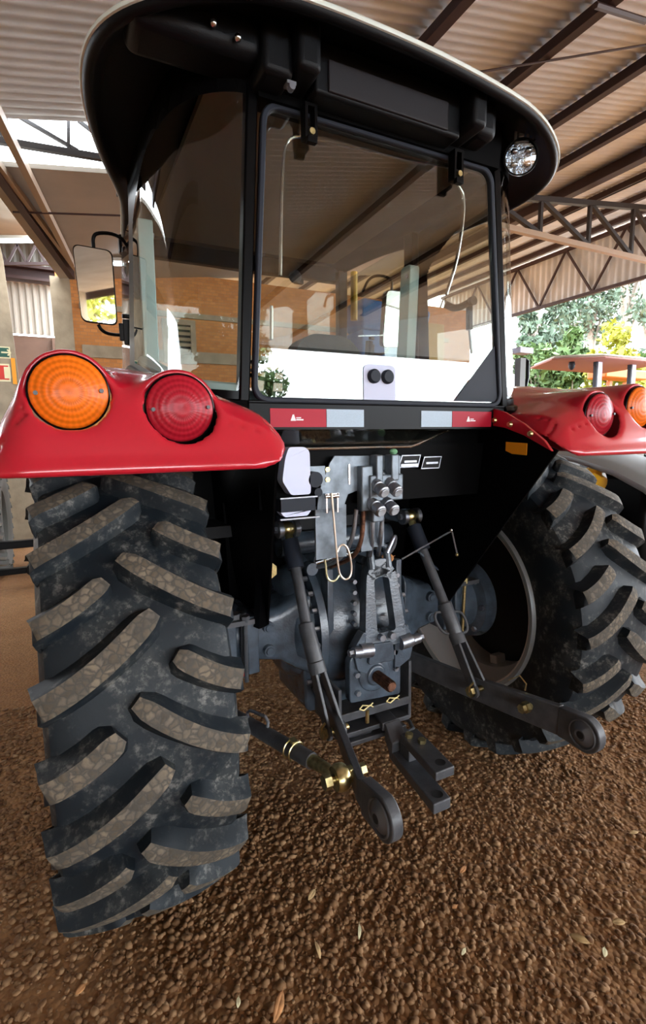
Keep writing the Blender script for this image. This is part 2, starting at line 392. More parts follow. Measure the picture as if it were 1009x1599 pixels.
def slab(name, P_, m_):
    b = MB(); b.add(P_+[(x, y, z+.05) for x, y, z in P_], [(0,1,2,3), (4,7,6,5), (0,4,5,1), (1,5,6,2), (2,6,7,3), (3,7,4,0)]); return struct(b.build(name, m_, smooth=0))
slab('ceiling', [(-1.72,4.55,4.58), (1.6,4.65,5.2), (10.5,4.65,6.9), (10.5,8.65,6.6), (-1.0,8.65,4.72)][:0] or [(-1.72,4.6,4.56), (6.0,4.6,5.6), (6.0,8.7,5.6), (-.95,8.7,4.62)], m_smooth)
slab('ceiling', [(-9,4.9,4.6), (-1.74,4.6,4.62), (-1.0,12.4,6.4), (-9,12.4,6.4)], m_smooth)
# purlins
for x in (-7.2,-5.6,-4.0,-2.4,.79,2.40,3.99,5.65,7.29,10.4,12.0,13.6):
    b = MB(); y1 = 17 if x > 1.6 else 4.3
    y0 = -18 if x in (3.99, 7.29) else -.5
    b.box((x, (y1+y0)/2, zr(x)-.10), (.06, y1-y0, .15)); b.box((x-.03, (y1+y0)/2, zr(x)-.165), (.09, y1-y0, .02))
    o = tag(b.build('purlin', m_beam, smooth=0), 'dark red steel purlin under the corrugated roof', 'purlin', 'roof purlins'); o['kind'] = 'structure'
b = MB(); b.box((8.87, 1, zr(8.87)-.13), (.12, 32, .2)); b.box((9.1, 1, zr(9.1)-.12), (.05, 32, .12)); b.box((8.8, 1, zr(8.8)-.25), (.2, 32, .03))
struct(b.build('roof_beam', m_beam, smooth=0))
b = MB(); b.bar((-9, -18.2, zr(-9)-.12), (4.7, -18.2, zr(4.7)-.12), .15, .3); struct(b.build('eave_beam', m_beam, smooth=0))
# thin tie rods
b = MB(); b.cyl(at(715,118,'z',5.6), at(1009,70,'z',6.1), .012, n=6); b.cyl(at(930,8,'z',5.75), at(1009,33,'z',6.0), .03, n=6); struct(b.build('trim_1', m_beam))
# fascia hung on the right-hand side
XF = 14.7; b = MB(); ys = np.arange(-2, 17, .06)
for i, y in enumerate(ys):
    dx = .03*math.sin(i*PI/2+.5); b.v += [(XF+dx, y, 6.35), (XF+dx, y, zr(XF)-.05)]
    if i: b.f.append([2*i-2, 2*i-1, 2*i+1, 2*i]); b.m.append(0)
struct(b.build('wall_right', m_sheet, smooth=60))
b = MB(); b.box((XF-.1, 7.5, 6.35), (.12, 19, .1)); b.box((XF-.1, 7.5, 8.0), (.12, 19, .1))
for k in range(9):
    y = -1+k*2.1; b.bar((XF-.12, y, 6.4), (XF-.12, y+1.0, 7.95), .06, .06); b.bar((XF-.12, y+2.05, 6.4), (XF-.12, y+1.05, 7.95), .06, .06)
struct(b.build('trim_2', m_beam, smooth=0))
# truss crossing the bay on the right
b = MB(); yT = 5.6
b.box((10.4, yT, 5.68), (8.6, .1, .1)); struct(b.build('trim_3', m_lightbeam, smooth=0))
b = MB(); b.bar((6.2, yT, zr(6.2)-.3), (14.6, yT, zr(14.6)-.9), .1, .1)
for k in range(6):
    x = 6.2+k*1.45; zt = lambda q: zr(6.2)-.3+(q-6.2)/8.4*(zr(14.6)-zr(6.2)-.6)
    b.bar((x, yT, 5.7), (x, yT, zt(x)), .07, .07); b.bar((x, yT, zt(x)), (x+1.45, yT, 5.7), .08, .08)
struct(b.build('trim_4', m_truss, smooth=0))
# truss in the roof gap on the left
b = MB(); y = 4.45
p = [at(-90,160,'y',y), at(-90,205,'y',y), at(420,215,'y',y), at(420,290,'y',y)]
b.bar(p[0], p[2], .05, .05); b.bar(p[1], p[3], .06, .06)
for (a, c) in (((12,172),(122,236)), ((107,186),(107,236)), ((122,188),(165,222)), ((5,172),(18,215)), ((-60,165),(5,212)), ((240,200),(230,262)), ((180,195),(235,262)), ((245,200),(320,270))):
    b.bar(at(*a, 'y', y), at(*c, 'y', y), .035, .035)
struct(b.build('trim_5', m_truss, smooth=0))
# purlins of the far roof on the left (light steel) and the slanted tie
for i, ((a, c), wd, m_) in enumerate(((((-12,160),(112,410)), .07, m_lightbeam), (((-20,245),(112,430)), .09, m_beam), (((-20,232),(118,420)), .05, m_lightbeam))):
    A, B_ = at(*a, 'z', 4.55), at(*c, 'z', 4.55); b = MB(); b.bar(A, B_, wd, wd*1.4)
    struct(b.build('trim_%d' % (6+i), m_, smooth=0))
b = MB(); b.bar(at(20,331,'z',4.5), at(230,338,'z',4.5), .012, .02); struct(b.build('trim_9', m_beam, smooth=0))

# far wall
def brick_mat():
    m = mat('orange_brick', (.5,.2,.06), .9); t = m.node_tree; bb = t.nodes.new('ShaderNodeTexBrick'); tc = t.nodes.new('ShaderNodeTexCoord')
    mp = t.nodes.new('ShaderNodeMapping'); mp.inputs['Rotation'].default_value = (PI/2, 0, 0)
    t.links.new(tc.outputs['Object'], mp.inputs['Vector']); t.links.new(mp.outputs['Vector'], bb.inputs['Vector'])
    bb.inputs['Color1'].default_value = (.62,.26,.075,1); bb.inputs['Color2'].default_value = (.48,.19,.055,1); bb.inputs['Mortar'].default_value = (.40,.20,.09,1)
    bb.inputs['Scale'].default_value = 4.2; bb.inputs['Mortar Size'].default_value = .018
    t.links.new(bb.outputs['Color'], t.nodes['Principled BSDF'].inputs['Base Color']); return m
m_brick = brick_mat()
m_wsheet = mat('white_corrugated_sheet', (.40,.38,.33), .6)
m_door = mat('brown_steel_door', (.13,.075,.05), .6, noise=.15, nscale=2)
m_conc = mat('beige_concrete', (.32,.26,.18), .85, noise=.15, nscale=5, bump=.2, bscale=30)
m_greysheet = mat('grey_gable_sheet', (.16,.15,.125), .6)
YW = 12.0
YB = 8.6
b = MB(); b.box((3.8, YB+.15, 2.5), (9.7, .3, 5.0)); struct(b.build('wall_back', m_brick, smooth=0))
b = MB(); b.box((3.6, YB-.02, 3.40), (8.6, .06, .22)); b.box((3.6, YB-.02, 4.2), (8.6, .06, .1)); struct(b.build('trim_10', m_conc, smooth=0))
b = MB(); b.box((-.98, YB+.1, 2.3), (.32, .35, 4.7)); struct(b.build('wall_pier', m_conc, smooth=0))
def ribbed(name, x0, x1, z0, z1, y, pitch, depth, m):
    b = MB(); xs = np.arange(x0, x1, pitch/4)
    for i, x in enumerate(xs):
        d = depth*(1 if (i//2) % 2 else 0); b.v += [(x, y-d, z0), (x, y-d, z1)]
        if i: b.f.append([2*i-2, 2*i, 2*i+1, 2*i-1]); b.m.append(0)
    return struct(b.build(name, m, smooth=0))
ribbed('wall_left_sheet', -9, -1.12, 4.25, 5.38, YW, .14, .05, m_wsheet)
ribbed('wall_gable', -9, -.6, 5.6, 6.7, YW+.25, .2, .03, m_greysheet)
b = MB(); b.box((-5.0, YW-.02, 5.55), (8.2, .3, .32)); b.box((-5, YW-.25, 5.42), (8.2, .2, .06)); b.box((-5, YW-.25, 5.68), (8.2, .2, .06))
struct(b.build('trim_11', m_beam, smooth=0))
b = MB(); b.box((-4, YW+.1, 2.1), (5.8, .1, 4.25)); b.box((-1.17, YW, 2.1), (.08, .2, 4.2)); struct(b.build('door_1', m_door, smooth=0))
# left wall far off
b = MB(); b.box((-9, -1.5, 1.75), (.2, 33, 3.5)); struct(b.build('wall_left', m_conc, smooth=0))
# louvered window on brick wall, seen through the cab
t_ = MB(); 
p0, p1 = at(262,505,'y',YB-.1), at(300,560,'y',YB-.1); cx_, cz_ = (p0.x+p1.x)/2, (p0.z+p1.z)/2; wx, wz = abs(p1.x-p0.x), abs(p0.z-p1.z)
t_.ring([(cx_-wx/2-.1,cz_-wz/2-.1),(cx_+wx/2+.1,cz_-wz/2-.1),(cx_+wx/2+.1,cz_+wz/2+.1),(cx_-wx/2-.1,cz_+wz/2+.1)], [(cx_-wx/2,cz_-wz/2),(cx_+wx/2,cz_-wz/2),(cx_+wx/2,cz_+wz/2),(cx_-wx/2,cz_+wz/2)],
        lambda x, z: (x, YB-.1, z), lambda x, z: (x, YB, z))
for k in range(6): t_.box((cx_, YB-.06, cz_-wz/2+(k+.5)*wz/6), (wx, .05, wz/12), Matrix.Rotation(.4, 3, 'X'))
t_.box((cx_, YB-.01, cz_), (wx, .02, wz), None, 1)
struct(t_.build('window_1', [m_conc, m_dark], smooth=0))
# pillar close on the left with signs
b = MB(); CY = 8.0; pt, pb = at(4,400,'y',CY), at(36,640,'y',CY); pz = at(58,812,'y',CY)
b.prism([(-2.9, 0), (pz.x, 0), (pb.x, pb.z), (pt.x, pt.z), (pt.x-.05, 5.1), (-2.9, 5.1)], lambda x, z: (x, CY, z), lambda x, z: (x-.02, CY+.4, z))
struct(b.build('wall_column', m_conc, smooth=0))
m_green = mat('dark_green_sign', (.01,.09,.06), .5); m_sred = mat('red_sign', (.6,.03,.02), .5); m_cream = mat('cream_sign', (.75,.68,.42), .5)
def sign(name, lab, u0, v0, u1, v1, m0, m1, arrow):
    a, c = at(u0, v0, 'y', CY-.01), at(u1, v1, 'y', CY-.01); root = empty(name, lab, 'sign', ((a.x+c.x)/2, CY-.01, c.z))
    ox = Vector(root.location)
    b = MB(); b.box(Vector(((a.x+c.x)/2, CY-.005, (a.z+c.z)/2))-ox, (c.x-a.x, .008, a.z-c.z)); b.build('board', m_cream, root, 0)
    b = MB(); b.box(Vector(((a.x+c.x)/2, CY-.011, (a.z+c.z)/2))-ox, ((c.x-a.x)*.86, .004, (a.z-c.z)*.8)); b.build('panel', m0, root, 0)
    b = MB(); mx, mz, s = (a.x+c.x)/2+.09, (a.z+c.z)/2, (a.z-c.z)*.25
    if arrow:
        b.bar(Vector((mx, CY-.016, mz+s))-ox, Vector((mx+s, CY-.016, mz))-ox, .005, s*.45); b.bar(Vector((mx+s, CY-.016, mz))-ox, Vector((mx, CY-.016, mz-s))-ox, .005, s*.45)
        b.box(Vector((mx-s*.6, CY-.016, mz))-ox, (s*2.6, .003, s*.5))
    else:
        b.box(Vector((mx+.0, CY-.016, mz))-ox, (.09, .003, s*2.6)); 
    b.build('arrow' if arrow else 'pictogram', m1, root, 0)
sign('exit_sign', 'green sign with a cream arrow on the concrete pillar', -14, 540, 17, 560, m_green, m_cream, True)
sign('fire_sign', 'red and cream fire sign under the green sign on the pillar', -14, 567, 17, 596, m_sred, m_cream, False)
a = at(24,568,'y',CY-.015); b = MB(); b.box((a.x-.03, CY-.016, a.z-.12), (.06, .004, .42)); tag(b.build('sticker', m_orange, smooth=0), 'narrow orange strip sticker on the edge of the pillar', 'sticker')
# fluorescent tubes
m_tube = mat('lit_tube', (1,1,1), .5, emit=(.75,.88,1.0,9))
def tube_light(pa, pb, lab):
    mid = (pa+pb)/2; r_ = empty('fluorescent_lamp', lab, 'lamp', mid, 'tube lamps')
    b = MB(); b.bar(pa-mid+Vector((0,0,.06)), pb-mid+Vector((0,0,.06)), .12, .05); b.build('housing', m_wsheet, r_, 0)
    b = MB(); b.cyl(pa-mid, pb-mid, .025, n=10); b.build('tube', m_tube, r_)
tube_light(at(-10,377,'y',9), at(62,377,'y',9), 'fluorescent tube lamp at the far left above the gable truss')
tube_light(at(176,412,'y',7.4), at(225,414,'y',7.4), 'fluorescent tube lamp just right of the wing mirror')
b = MB(); pA, pB = at(-20,382,'y',9.2), at(100,382,'y',9.2); pC, pD = at(-20,412,'y',9.2), at(100,412,'y',9.2)
b.bar(pC, pD, .05, .05)
for k in range(4):
    q0 = pC.lerp(pD, k/4); q1 = pA.lerp(pB, k/4+.125); q2 = pC.lerp(pD, k/4+.25); b.bar(q0, q1, .04, .04); b.bar(q1, q2, .04, .04)
struct(b.build('trim_12', m_beam, smooth=0))

# ================================================================== THE TRACTOR
R, TX, TW = .82, .9706, .505
T = empty('tractor', 'red farm tractor with a black enclosed cab, seen from behind in the middle', 'tractor')

# ---- rear wheels
def tread_r(x): return R-.03*(abs(x)/.25)**2.2
def tyre(cx, flip):
    b = MB(); H = .046
    prof = [(-.20,.455),(-.215,.50),(-.243,.58),(-.25,.66),(-.246,.71),(-.232,.742)]
    prof += [(x, tread_r(x)-H) for x in np.linspace(-.215, .215, 9)] + [(-x, r) for x, r in prof[::-1]]
    prof += [(.18,.45),(-.18,.45)]
    b.lathe((cx, 0, R), (1,0,0), prof, 104, 0, True)
    P = 2*PI/26
    def pt(x, th, r): return (cx+x, -math.cos(th)*r, R+math.sin(th)*r)
    for sgn in (-1, 1):
        for k in range(26):
            long = (k % 2 == 1) if sgn < 0 else (k % 2 == 0)
            if flip: long = (not long)
            th0 = math.radians(3.45 if sgn*(-1 if flip else 1) < 0 else 1.7)+k*P+rng.uniform(-.008,.008)
            dth, xin = (math.radians(13.5), -.035) if long else (math.radians(7.2), .075)
            jw = rng.uniform(.92, 1.1)
            path = [(.232,-.028,.70),(.247,-.016,.745),(.252,-.006,.775),(.249,0,tread_r(.249)-.004)]
            for s in np.linspace(0, 1, 13)[1:]:
                x = .249+(xin-.249)*s; path.append((x, dth*(.55*s+.45*s*s), tread_r(x)-(0.010 if s == 1 else 0)))
            pr = [(-.056,0),(-.041,.4),(-.033,.82),(-.027,1),(-.01,1.02),(.01,1.02),(.027,1),(.033,.82),(.041,.4),(.056,0)]
            V = []; n = len(pr)
            for i, (x, dt, r) in enumerate(path):
                j0, j1 = path[max(i-1, 0)], path[min(i+1, len(path)-1)]
                if i < 3: tx, tt = 1.0, 0.25
                else:
                    tx, tt = j1[0]-j0[0], (j1[1]-j0[1])*r
                    if i == 3: tx, tt = path[5][0]-path[3][0], (path[5][1]-path[3][1])*r
                L = math.hypot(tx, tt); nx, nt_ = -tt/L, tx/L
                if i < 3: nx, nt_ = 0, -1.0
                wd = jw*(1.0 if i < len(path)-2 else (.93 if i < len(path)-1 else .62))
                for (q, hh) in pr:
                    xx = x+nx*q*wd; ang = th0+dt+nt_*q*wd/r
                    base = r-H-.012 if i >= 3 else r-.06
                    rr = base+(r-base)*min(hh, 1.02)
                    if i < 3: xx = x-.03*(1-hh) if hh < 1 else x
                    V.append(pt(sgn*xx, ang, rr))
            Fc = []; tops = []
            for i in range(len(path)-1):
                for j in range(n-1):
                    f = (i*n+j, i*n+j+1, (i+1)*n+j+1, (i+1)*n+j)
                    (tops if (3 <= j <= 5 and i >= 3) else Fc).append(f)
            Fc.append(tuple(range(n))); Fc.append(tuple((len(path)-1)*n+j for j in range(n)))
            b.add(V, Fc, 0); o = len(b.v)-len(V)
            for f in tops: b.f.append([q+o for q in f]); b.m.append(1)
    return b
def rear_wheel(cx, sgn):
    o = tyre(cx, sgn > 0).build('rear_tyre', [m_tyre, m_lug], T, smooth=32)
    # rim: inner face is at -sgn side
    b = MB(); s = sgn
    b.lathe((cx, 0, R), (1,0,0), [(-s*.215,.485),(-s*.222,.475),(-s*.218,.452),(-s*.19,.445),(-s*.13,.435),(-s*.08,.395),(s*.05,.39),(s*.08,.43),(s*.19,.445),(s*.215,.48)], 96)
    b.build('rim', m_rimsilver, o)
    b = MB(); b.lathe((cx, 0, R), (1,0,0), [(-s*.212,.492),(-s*.228,.482),(-s*.224,.462),(-s*.205,.455)], 96); b.build('rim_flange', m_rimgrey, o)
    b = MB(); b.lathe((cx, 0, R), (1,0,0), [(s*.06,.40),(s*.10,.30),(s*.10,.2),(s*.08,.12),(s*.08,0.001)], 64); b.build('wheel_disc', m_dark, o)
    for k in range(6):
        b = MB(); a = k*PI/3+.35; y, z = math.cos(a)*.37, R+math.sin(a)*.37
        b.box((cx-s*.0, y, z), (.07, .05, .05), Matrix.Rotation(a, 3, 'X')); b.build('disc_lug', m_rimsilver, o, bevel=.006)
    return o
rear_wheel(-TX, -1); rear_wheel(TX, 1)

# ---- axle and transmission
AX = 0.0
b = MB()
b.lathe((0.0, .05, .86), (1,0,0), [(-.32,.001),(-.32,.20),(-.30,.235),(-.25,.262),(-.235,.27),(-.235,.325),(-.205,.332),(-.205,.295),(-.18,.312),(-.1,.325),(0,.328),(.09,.322),(.145,.31),(.155,.295),(.155,.332),(.185,.325),(.185,.27),(.24,.24),(.26,.2),(.26,.001)], 64)
b.build('transmission_housing', m_cast, T, smooth=40)
b = MB()
b.prism(rrect([(-.26,.50),(.22,.50),(.24,.80),(-.27,.80)], .04), lambda x, z: (x, -.16, z), lambda x, z: (x, .16, z))
b.build('gearbox_casing', m_cast, T, bevel=.01)
for s in (-1, 1):
    for k in range(14):
        a = -1.5+k*.24; b = MB(); x = -.235 if s < 0 else .185
        c = Vector((x, .05-math.cos(a)*.305, .86+math.sin(a)*.305)); b.hexa(c, c+Vector((s*.022, 0, 0)), .011); b.build('flange_bolt', m_steel, T)
for s in (-1, 1):
    b = MB()
    def sec(x, hy, hz, cy=0.0, cz=.87): return [(x, cy+p, cz+q) for p, q in rrect([(-hy,-hz),(hy,-hz),(hy,hz),(-hy,hz)], .05, 4)]
    xs = [(.24,.19,.19),(.30,.17,.16),(.36,.15,.12),(.46,.14,.10),(.52,.14,.10)]
    rings = [sec(s*x, hy, hz) for x, hy, hz in xs]; n = len(rings[0])
    V = [p for r_ in rings for p in r_]; Fc = [(i*n+k, i*n+(k+1) % n, (i+1)*n+(k+1) % n, (i+1)*n+k) for i in range(len(rings)-1) for k in range(n)]
    Fc += [tuple(range(n)), tuple((len(rings)-1)*n+k for k in range(n))]; b.add(V, Fc)
    b.cyl((s*.5, 0, .87), (s*.80, 0, .85), .13, .12, 32); b.box((s*.50, -.02, .87), (.05, .34, .24)); b.box((s*.58, -.02, .87), (.04, .30, .26))
    mu = m_zinc if s > 0 else m_link
    ax_ = b.build('axle_housing', m_cast, T, smooth=40, bevel=.006)
    for (x, z) in ((.42, .92), (.42, .82)):
        b = MB(); b.cyl((s*x, -.13, z), (s*x, -.165, z), .026, .024, 20); b.cyl((s*x, -.165, z), (s*x, -.17, z), .017, .015, 20); b.build('housing_boss', m_cast, ax_)
    b = MB(); b.lathe((s*.66, 0, R), (s, 0, 0), [(-.03,.001),(-.03,.10),(-.01,.145),(.06,.155),(.08,.20),(.14,.21),(.14,.0)], 48)
    hb = b.build('final_drive_hub', m_cast, ax_)
    for k in range(8):
        a = k*PI/4; b = MB(); c = Vector((s*.74, -math.cos(a)*.18, R+math.sin(a)*.18)); b.hexa(c-Vector((s*.02,0,0)), c, .014); b.build('hub_bolt', m_steel, ax_)
    for y in (-.19, -.145):
        b = MB(); x = s*(.60 if s > 0 else .53); b.cyl((x, y, .98), (x, y+.01, .72), .009, n=8); b.hexa((x, y, .975), (x, y, 1.0), .018); b.build('u_bolt', mu, ax_)
    b = MB(); x = s*(.60 if s > 0 else .53); b.box((x, -.14, .975), (.16, .13, .02)); b.box((x-.04, -.17, 1.0), (.03, .05, .02)); b.build('axle_clamp', m_link, ax_)
# rear face: rib and slotted rocker bracket
b = MB()
def yf(z): return -.285-.02*math.sin((z-.6)*3)
def plate(poly, y0, dy, sl=0.0): b.prism(poly, lambda x, z: (x, y0+sl*(z-.9), z), lambda x, z: (x, y0+dy+sl*(z-.9), z))
sl = .12
outer = rrect([(-.10,.84),(.11,.84),(.075,1.14),(.03,1.20),(-.03,1.20),(-.07,1.14)], .02, 4)
inner = rrect([(-.035,.90),(.055,.90),(.035,1.12),(.02,1.125),(-.02,1.125),(-.035,1.12)], .015, 4)
b.ring(outer, inner, lambda x, z: (x, -.385+sl*(z-.9), z), lambda x, z: (x, -.335+sl*(z-.9), z))
for s in (-1, 1):
    b.prism(rrect([(s*.05,.72),(s*.13,.76),(s*.15,.85),(s*.10,.92),(s*.05,.86)], .01, 3), lambda x, z: (x, -.385, z), lambda x, z: (x, -.34, z))
b.tube([(-.04,-.35,1.16),(-.04,-.33,1.24),(.0,-.31,1.27),(.04,-.33,1.24),(.04,-.35,1.16)], .016, 10)
b.build('top_link_bracket', m_cast, T, bevel=.006)
for x in (-.185, -.02, .155): 
    b = MB(); b.prism([(0.0,1.16),(.028,1.16),(.028,.9),(.0,.87)], lambda u, z: (x+u-.014, -.262-.0*z, z), lambda u, z: (x+u-.014, -.20, z)); b.build('casing_rib', m_cast, T, bevel=.004)
for s in (-1, 1):
    b = MB(); b.cyl((s*.125, -.40, .845), (s*.16, -.40, .85), .022, n=20); b.hexa((s*.16, -.40, .85), (s*.18, -.40, .85), .014); b.cyl((s*.07,-.39,.84), (s*.125,-.39,.845), .03, n=20); b.build('bracket_pin', m_steel, T)
    for k in range(5):
        b = MB(); z = .93+k*.045; b.hexa((s*.105, -.30, z), (s*.105, -.325, z), .010); b.build('casing_bolt', m_steel, T)
for s in (-1, 1):
    b = MB(); b.cyl((s*.025+.0, -.36, .885), (s*.025, -.41, .885), .014, n=12); b.build('bracket_stud', m_steel, T)
# pto plate and shaft
b = MB(); b.prism(rrect([(-.16,.62),(.09,.60),(.09,.80),(.05,.86),(-.11,.86),(-.16,.80)], .015, 3), lambda x, z: (x, -.37, z), lambda x, z: (x, -.33, z))
b.prism(rrect([(-.09,.78),(.04,.775),(.03,.86),(-.075,.865)], .015, 3), lambda x, z: (x, -.40, z), lambda x, z: (x, -.36, z))
b.lathe((-.045, -.365, .725), (0,-1,0), [(0,.075),(.012,.075),(.018,.06),(.018,.045),(.03,.04),(.03,.0)], 32)
pp = b.build('pto_plate', m_cast, T, bevel=.004)
for (x, z) in ((-.125,.66),(-.13,.74),(.055,.80),(.06,.725),(.045,.65),(-.09,.82)):
    b = MB(); b.hexa((x, -.37, z), (x, -.385, z), .012); b.build('plate_bolt', m_steel, pp)
b = MB(); n = 18; 
V = []; 
for y in (-.38, -.50, -.505):
    for k in range(n*2):
        r_ = (.024 if k % 2 else .019)*(1 if y > -.503 else .85); a = PI*k/n; V.append((-.047+math.cos(a)*r_, y, .725+math.sin(a)*r_))
Fc = [(i*2*n+k, i*2*n+(k+1) % (2*n), (i+1)*2*n+(k+1) % (2*n), (i+1)*2*n+k) for i in range(2) for k in range(2*n)]+[tuple(2*2*n+k for k in range(2*n))]
b.add(V, Fc); b.build('pto_shaft', m_rust, T, smooth=20)
# drawbar support frame
b = MB()
b.box((-.05,-.33,.585), (.34,.10,.012)); b.box((-.05,-.345,.50), (.34,.10,.02)); b.box((-.215,-.28,.60), (.015,.22,.2)); b.box((.125,-.28,.62), (.015,.22,.26)); b.box((-.05,-.38,.575), (.34,.02,.035)); b.box((-.05,-.30,.46),(.3,.2,.02))
b.cyl((-.21,-.36,.49), (-.06,-.36,.485), .022, n=16)
b.build('drawbar_support', m_link, T, bevel=.003)
for x in (-.10, .03):
    b = MB(); b.tube([(x-.03,-.395,.60),(x-.015,-.395,.613),(x+.02,-.395,.603),(x+.035,-.395,.613)], .0035, 6); b.tube([(x-.03,-.395,.60),(x-.01,-.395,.59),(x+.02,-.395,.606),(x+.035,-.395,.594)], .0035, 6); b.build('split_pin', m_zinc, T)
b = MB(); b.cyl((-.09,-.39,.585), (-.09,-.39,.53), .009, n=10); b.build('stop_pin', m_zinc, T)
b = MB(); b.tube([(.105,-.33,.48),(.13,-.38,.47),(.12,-.42,.46),(.09,-.43,.46),(.07,-.40,.465)], .009, 8); b.build('shackle', m_link, T)
# drawbar
b = MB(); z = .47
b.prism([(.0,-.10),(.075,-.10),(.03,-.42),(-.045,-.42)], lambda x, y: (x+.01, y, z+.02), lambda x, y: (x+.01, y, z+.055))
b.prism([(-.045,-.42),(.03,-.42),(.02,-.49),(-.055,-.49)], lambda x, y: (x+.02, y, z-.018-(.0 if y > -.45 else .05)), lambda x, y: (x+.02, y, z+.055-(.0 if y > -.45 else .05)))
b.prism([(-.05,-.46),(.025,-.46),(-.02,-.80),(-.095,-.80)], lambda x, y: (x+.02, y, z-.075), lambda x, y: (x+.02, y, z-.035))
b.build('drawbar', m_link, T, bevel=.004)
b = MB()
b.prism([(-.05,-.50),(.035,-.50),(.005,-.76),(-.08,-.76)], lambda x, y: (x+.045, y, z+.01), lambda x, y: (x+.045, y, z+.045))
b.prism([(-.05,-.50),(.035,-.50),(.028,-.57),(-.057,-.57)], lambda x, y: (x+.045, y, z-.05), lambda x, y: (x+.045, y, z+.012))
b.build('drawbar_clevis', m_link, T, bevel=.004)
for (x, y) in ((.035,-.535),(.055,-.59)):
    b = MB(); b.hexa((x-.02, y, z+.045), (x-.02, y, z+.06), .016); b.build('clevis_bolt', m_zinc, T)
for (x, y, zz) in ((.018,-.72,z+.0455),(-.03,-.765,z-.0345)):
    b = MB(); b.lathe((x, y, zz), (0,0,1), [(0,.0),(0,.015),(.0015,.019),(.0,.019)], 24); b.build('pin_hole', m_dark, T)

b = MB(); b.box((0,1.15,.80), (.42,1.9,.46)); b.box((0,2.9,1.05), (.62,1.9,.8)); b.box((0,2.9,.62),(1.5,.18,.16)); b.build('engine_body', m_cast, T, bevel=.02)
for s in (-1, 1):
    b = MB(); b.lathe((s*.88,2.9,.6), (1,0,0), [(-.17,.33),(-.18,.5),(-.15,.58),(-.05,.60),(.05,.60),(.15,.58),(.18,.5),(.17,.33),(.02,.30),(.02,.0)], 48); b.build('front_tyre', m_tyre, T)
    b = MB(); b.box((s*.45,1.05,1.02), (.5,.9,.5)); b.build('side_tank', m_black, T, bevel=.04)
# ---- lower links
def lower_link(s, A, B_, ball, vis):
    A, B_, ball = Vector(A), Vector(B_), Vector(ball); b = MB()
    th = .028
    def quadbar(p, q, h0, h1):
        V = []
        for c, h in ((p, h0), (q, h1)):
            for dx in (-th/2, th/2):
                for dz in (-h/2, h/2): V.append(c+Vector((dx, 0, dz)))
        b.add(V, [(0,1,3,2),(4,6,7,5),(0,4,5,1),(2,3,7,6),(0,2,6,4),(1,5,7,3)])
    hs = (.085, .10, .115) if s > 0 else (.050, .052, .075)
    quadbar(A, B_, hs[0], hs[1]); quadbar(B_, ball+Vector((0,.10 if s > 0 else .13,-.004)), hs[1], hs[2])
    if s < 0: quadbar(ball+Vector((0,.13,-.004)), ball+Vector((0,.08,-.004)), .075, .115)
    # rounded end
    pts = [(ball.y+.10, ball.z+.052), (ball.y+.10, ball.z-.060)]+[(ball.y-math.cos(t)*.066, ball.z-math.sin(t)*.066) for t in np.linspace(1.4, -1.4, 16)]
    b.prism(pts, lambda y, zz: (ball.x-th/2-.004, y, zz), lambda y, zz: (ball.x+th/2+.004, y, zz))
    o = b.build('lower_link', m_link, T, bevel=.004)
    b = MB(); b.lathe(ball, (1,0,0), [(-.020,.046),(-.024,.050),(-.020,.054)], 40); b.lathe(ball, (1,0,0), [(.020,.046),(.024,.050),(.020,.054)], 40); b.build('ball_race', m_link, o)
    b = MB(); b.lathe(ball, (1,0,0), [(-.030,.012),(-.032,.020),(-.026,.032),(-.018,.044),(0,.046),(.018,.044),(.026,.032),(.032,.020),(.030,.012)], 32); b.build('link_ball', mat('worn_steel', (.16,.17,.19), .4, .7), o)
    b = MB(); b.cyl(ball-Vector((.0305,0,0)), ball+Vector((.0305,0,0)), .0135); b.build('ball_bore', m_dark, o)
    return o
LL = lower_link(-1, (-.20,-.10,.62), (-.31,-.55,.655), (-.40,-.985,.648), 0)
RL = lower_link(1, (.22,-.06,.655), (.37,-.50,.625), (.44,-.985,.652), 1)
for (p, L_) in (((.356,-.775,.655), .03), ((.352,-.775,.655), 0)):
    if L_:
        b = MB(); b.cyl((.43,-.775,.66), (.36,-.775,.66), .012, n=12); b.hexa((.375,-.775,.66), (.395,-.775,.66), .022); b.hexa((.355,-.775,.66), (.372,-.775,.66), .018); b.build('link_bolt', m_zinc, RL)
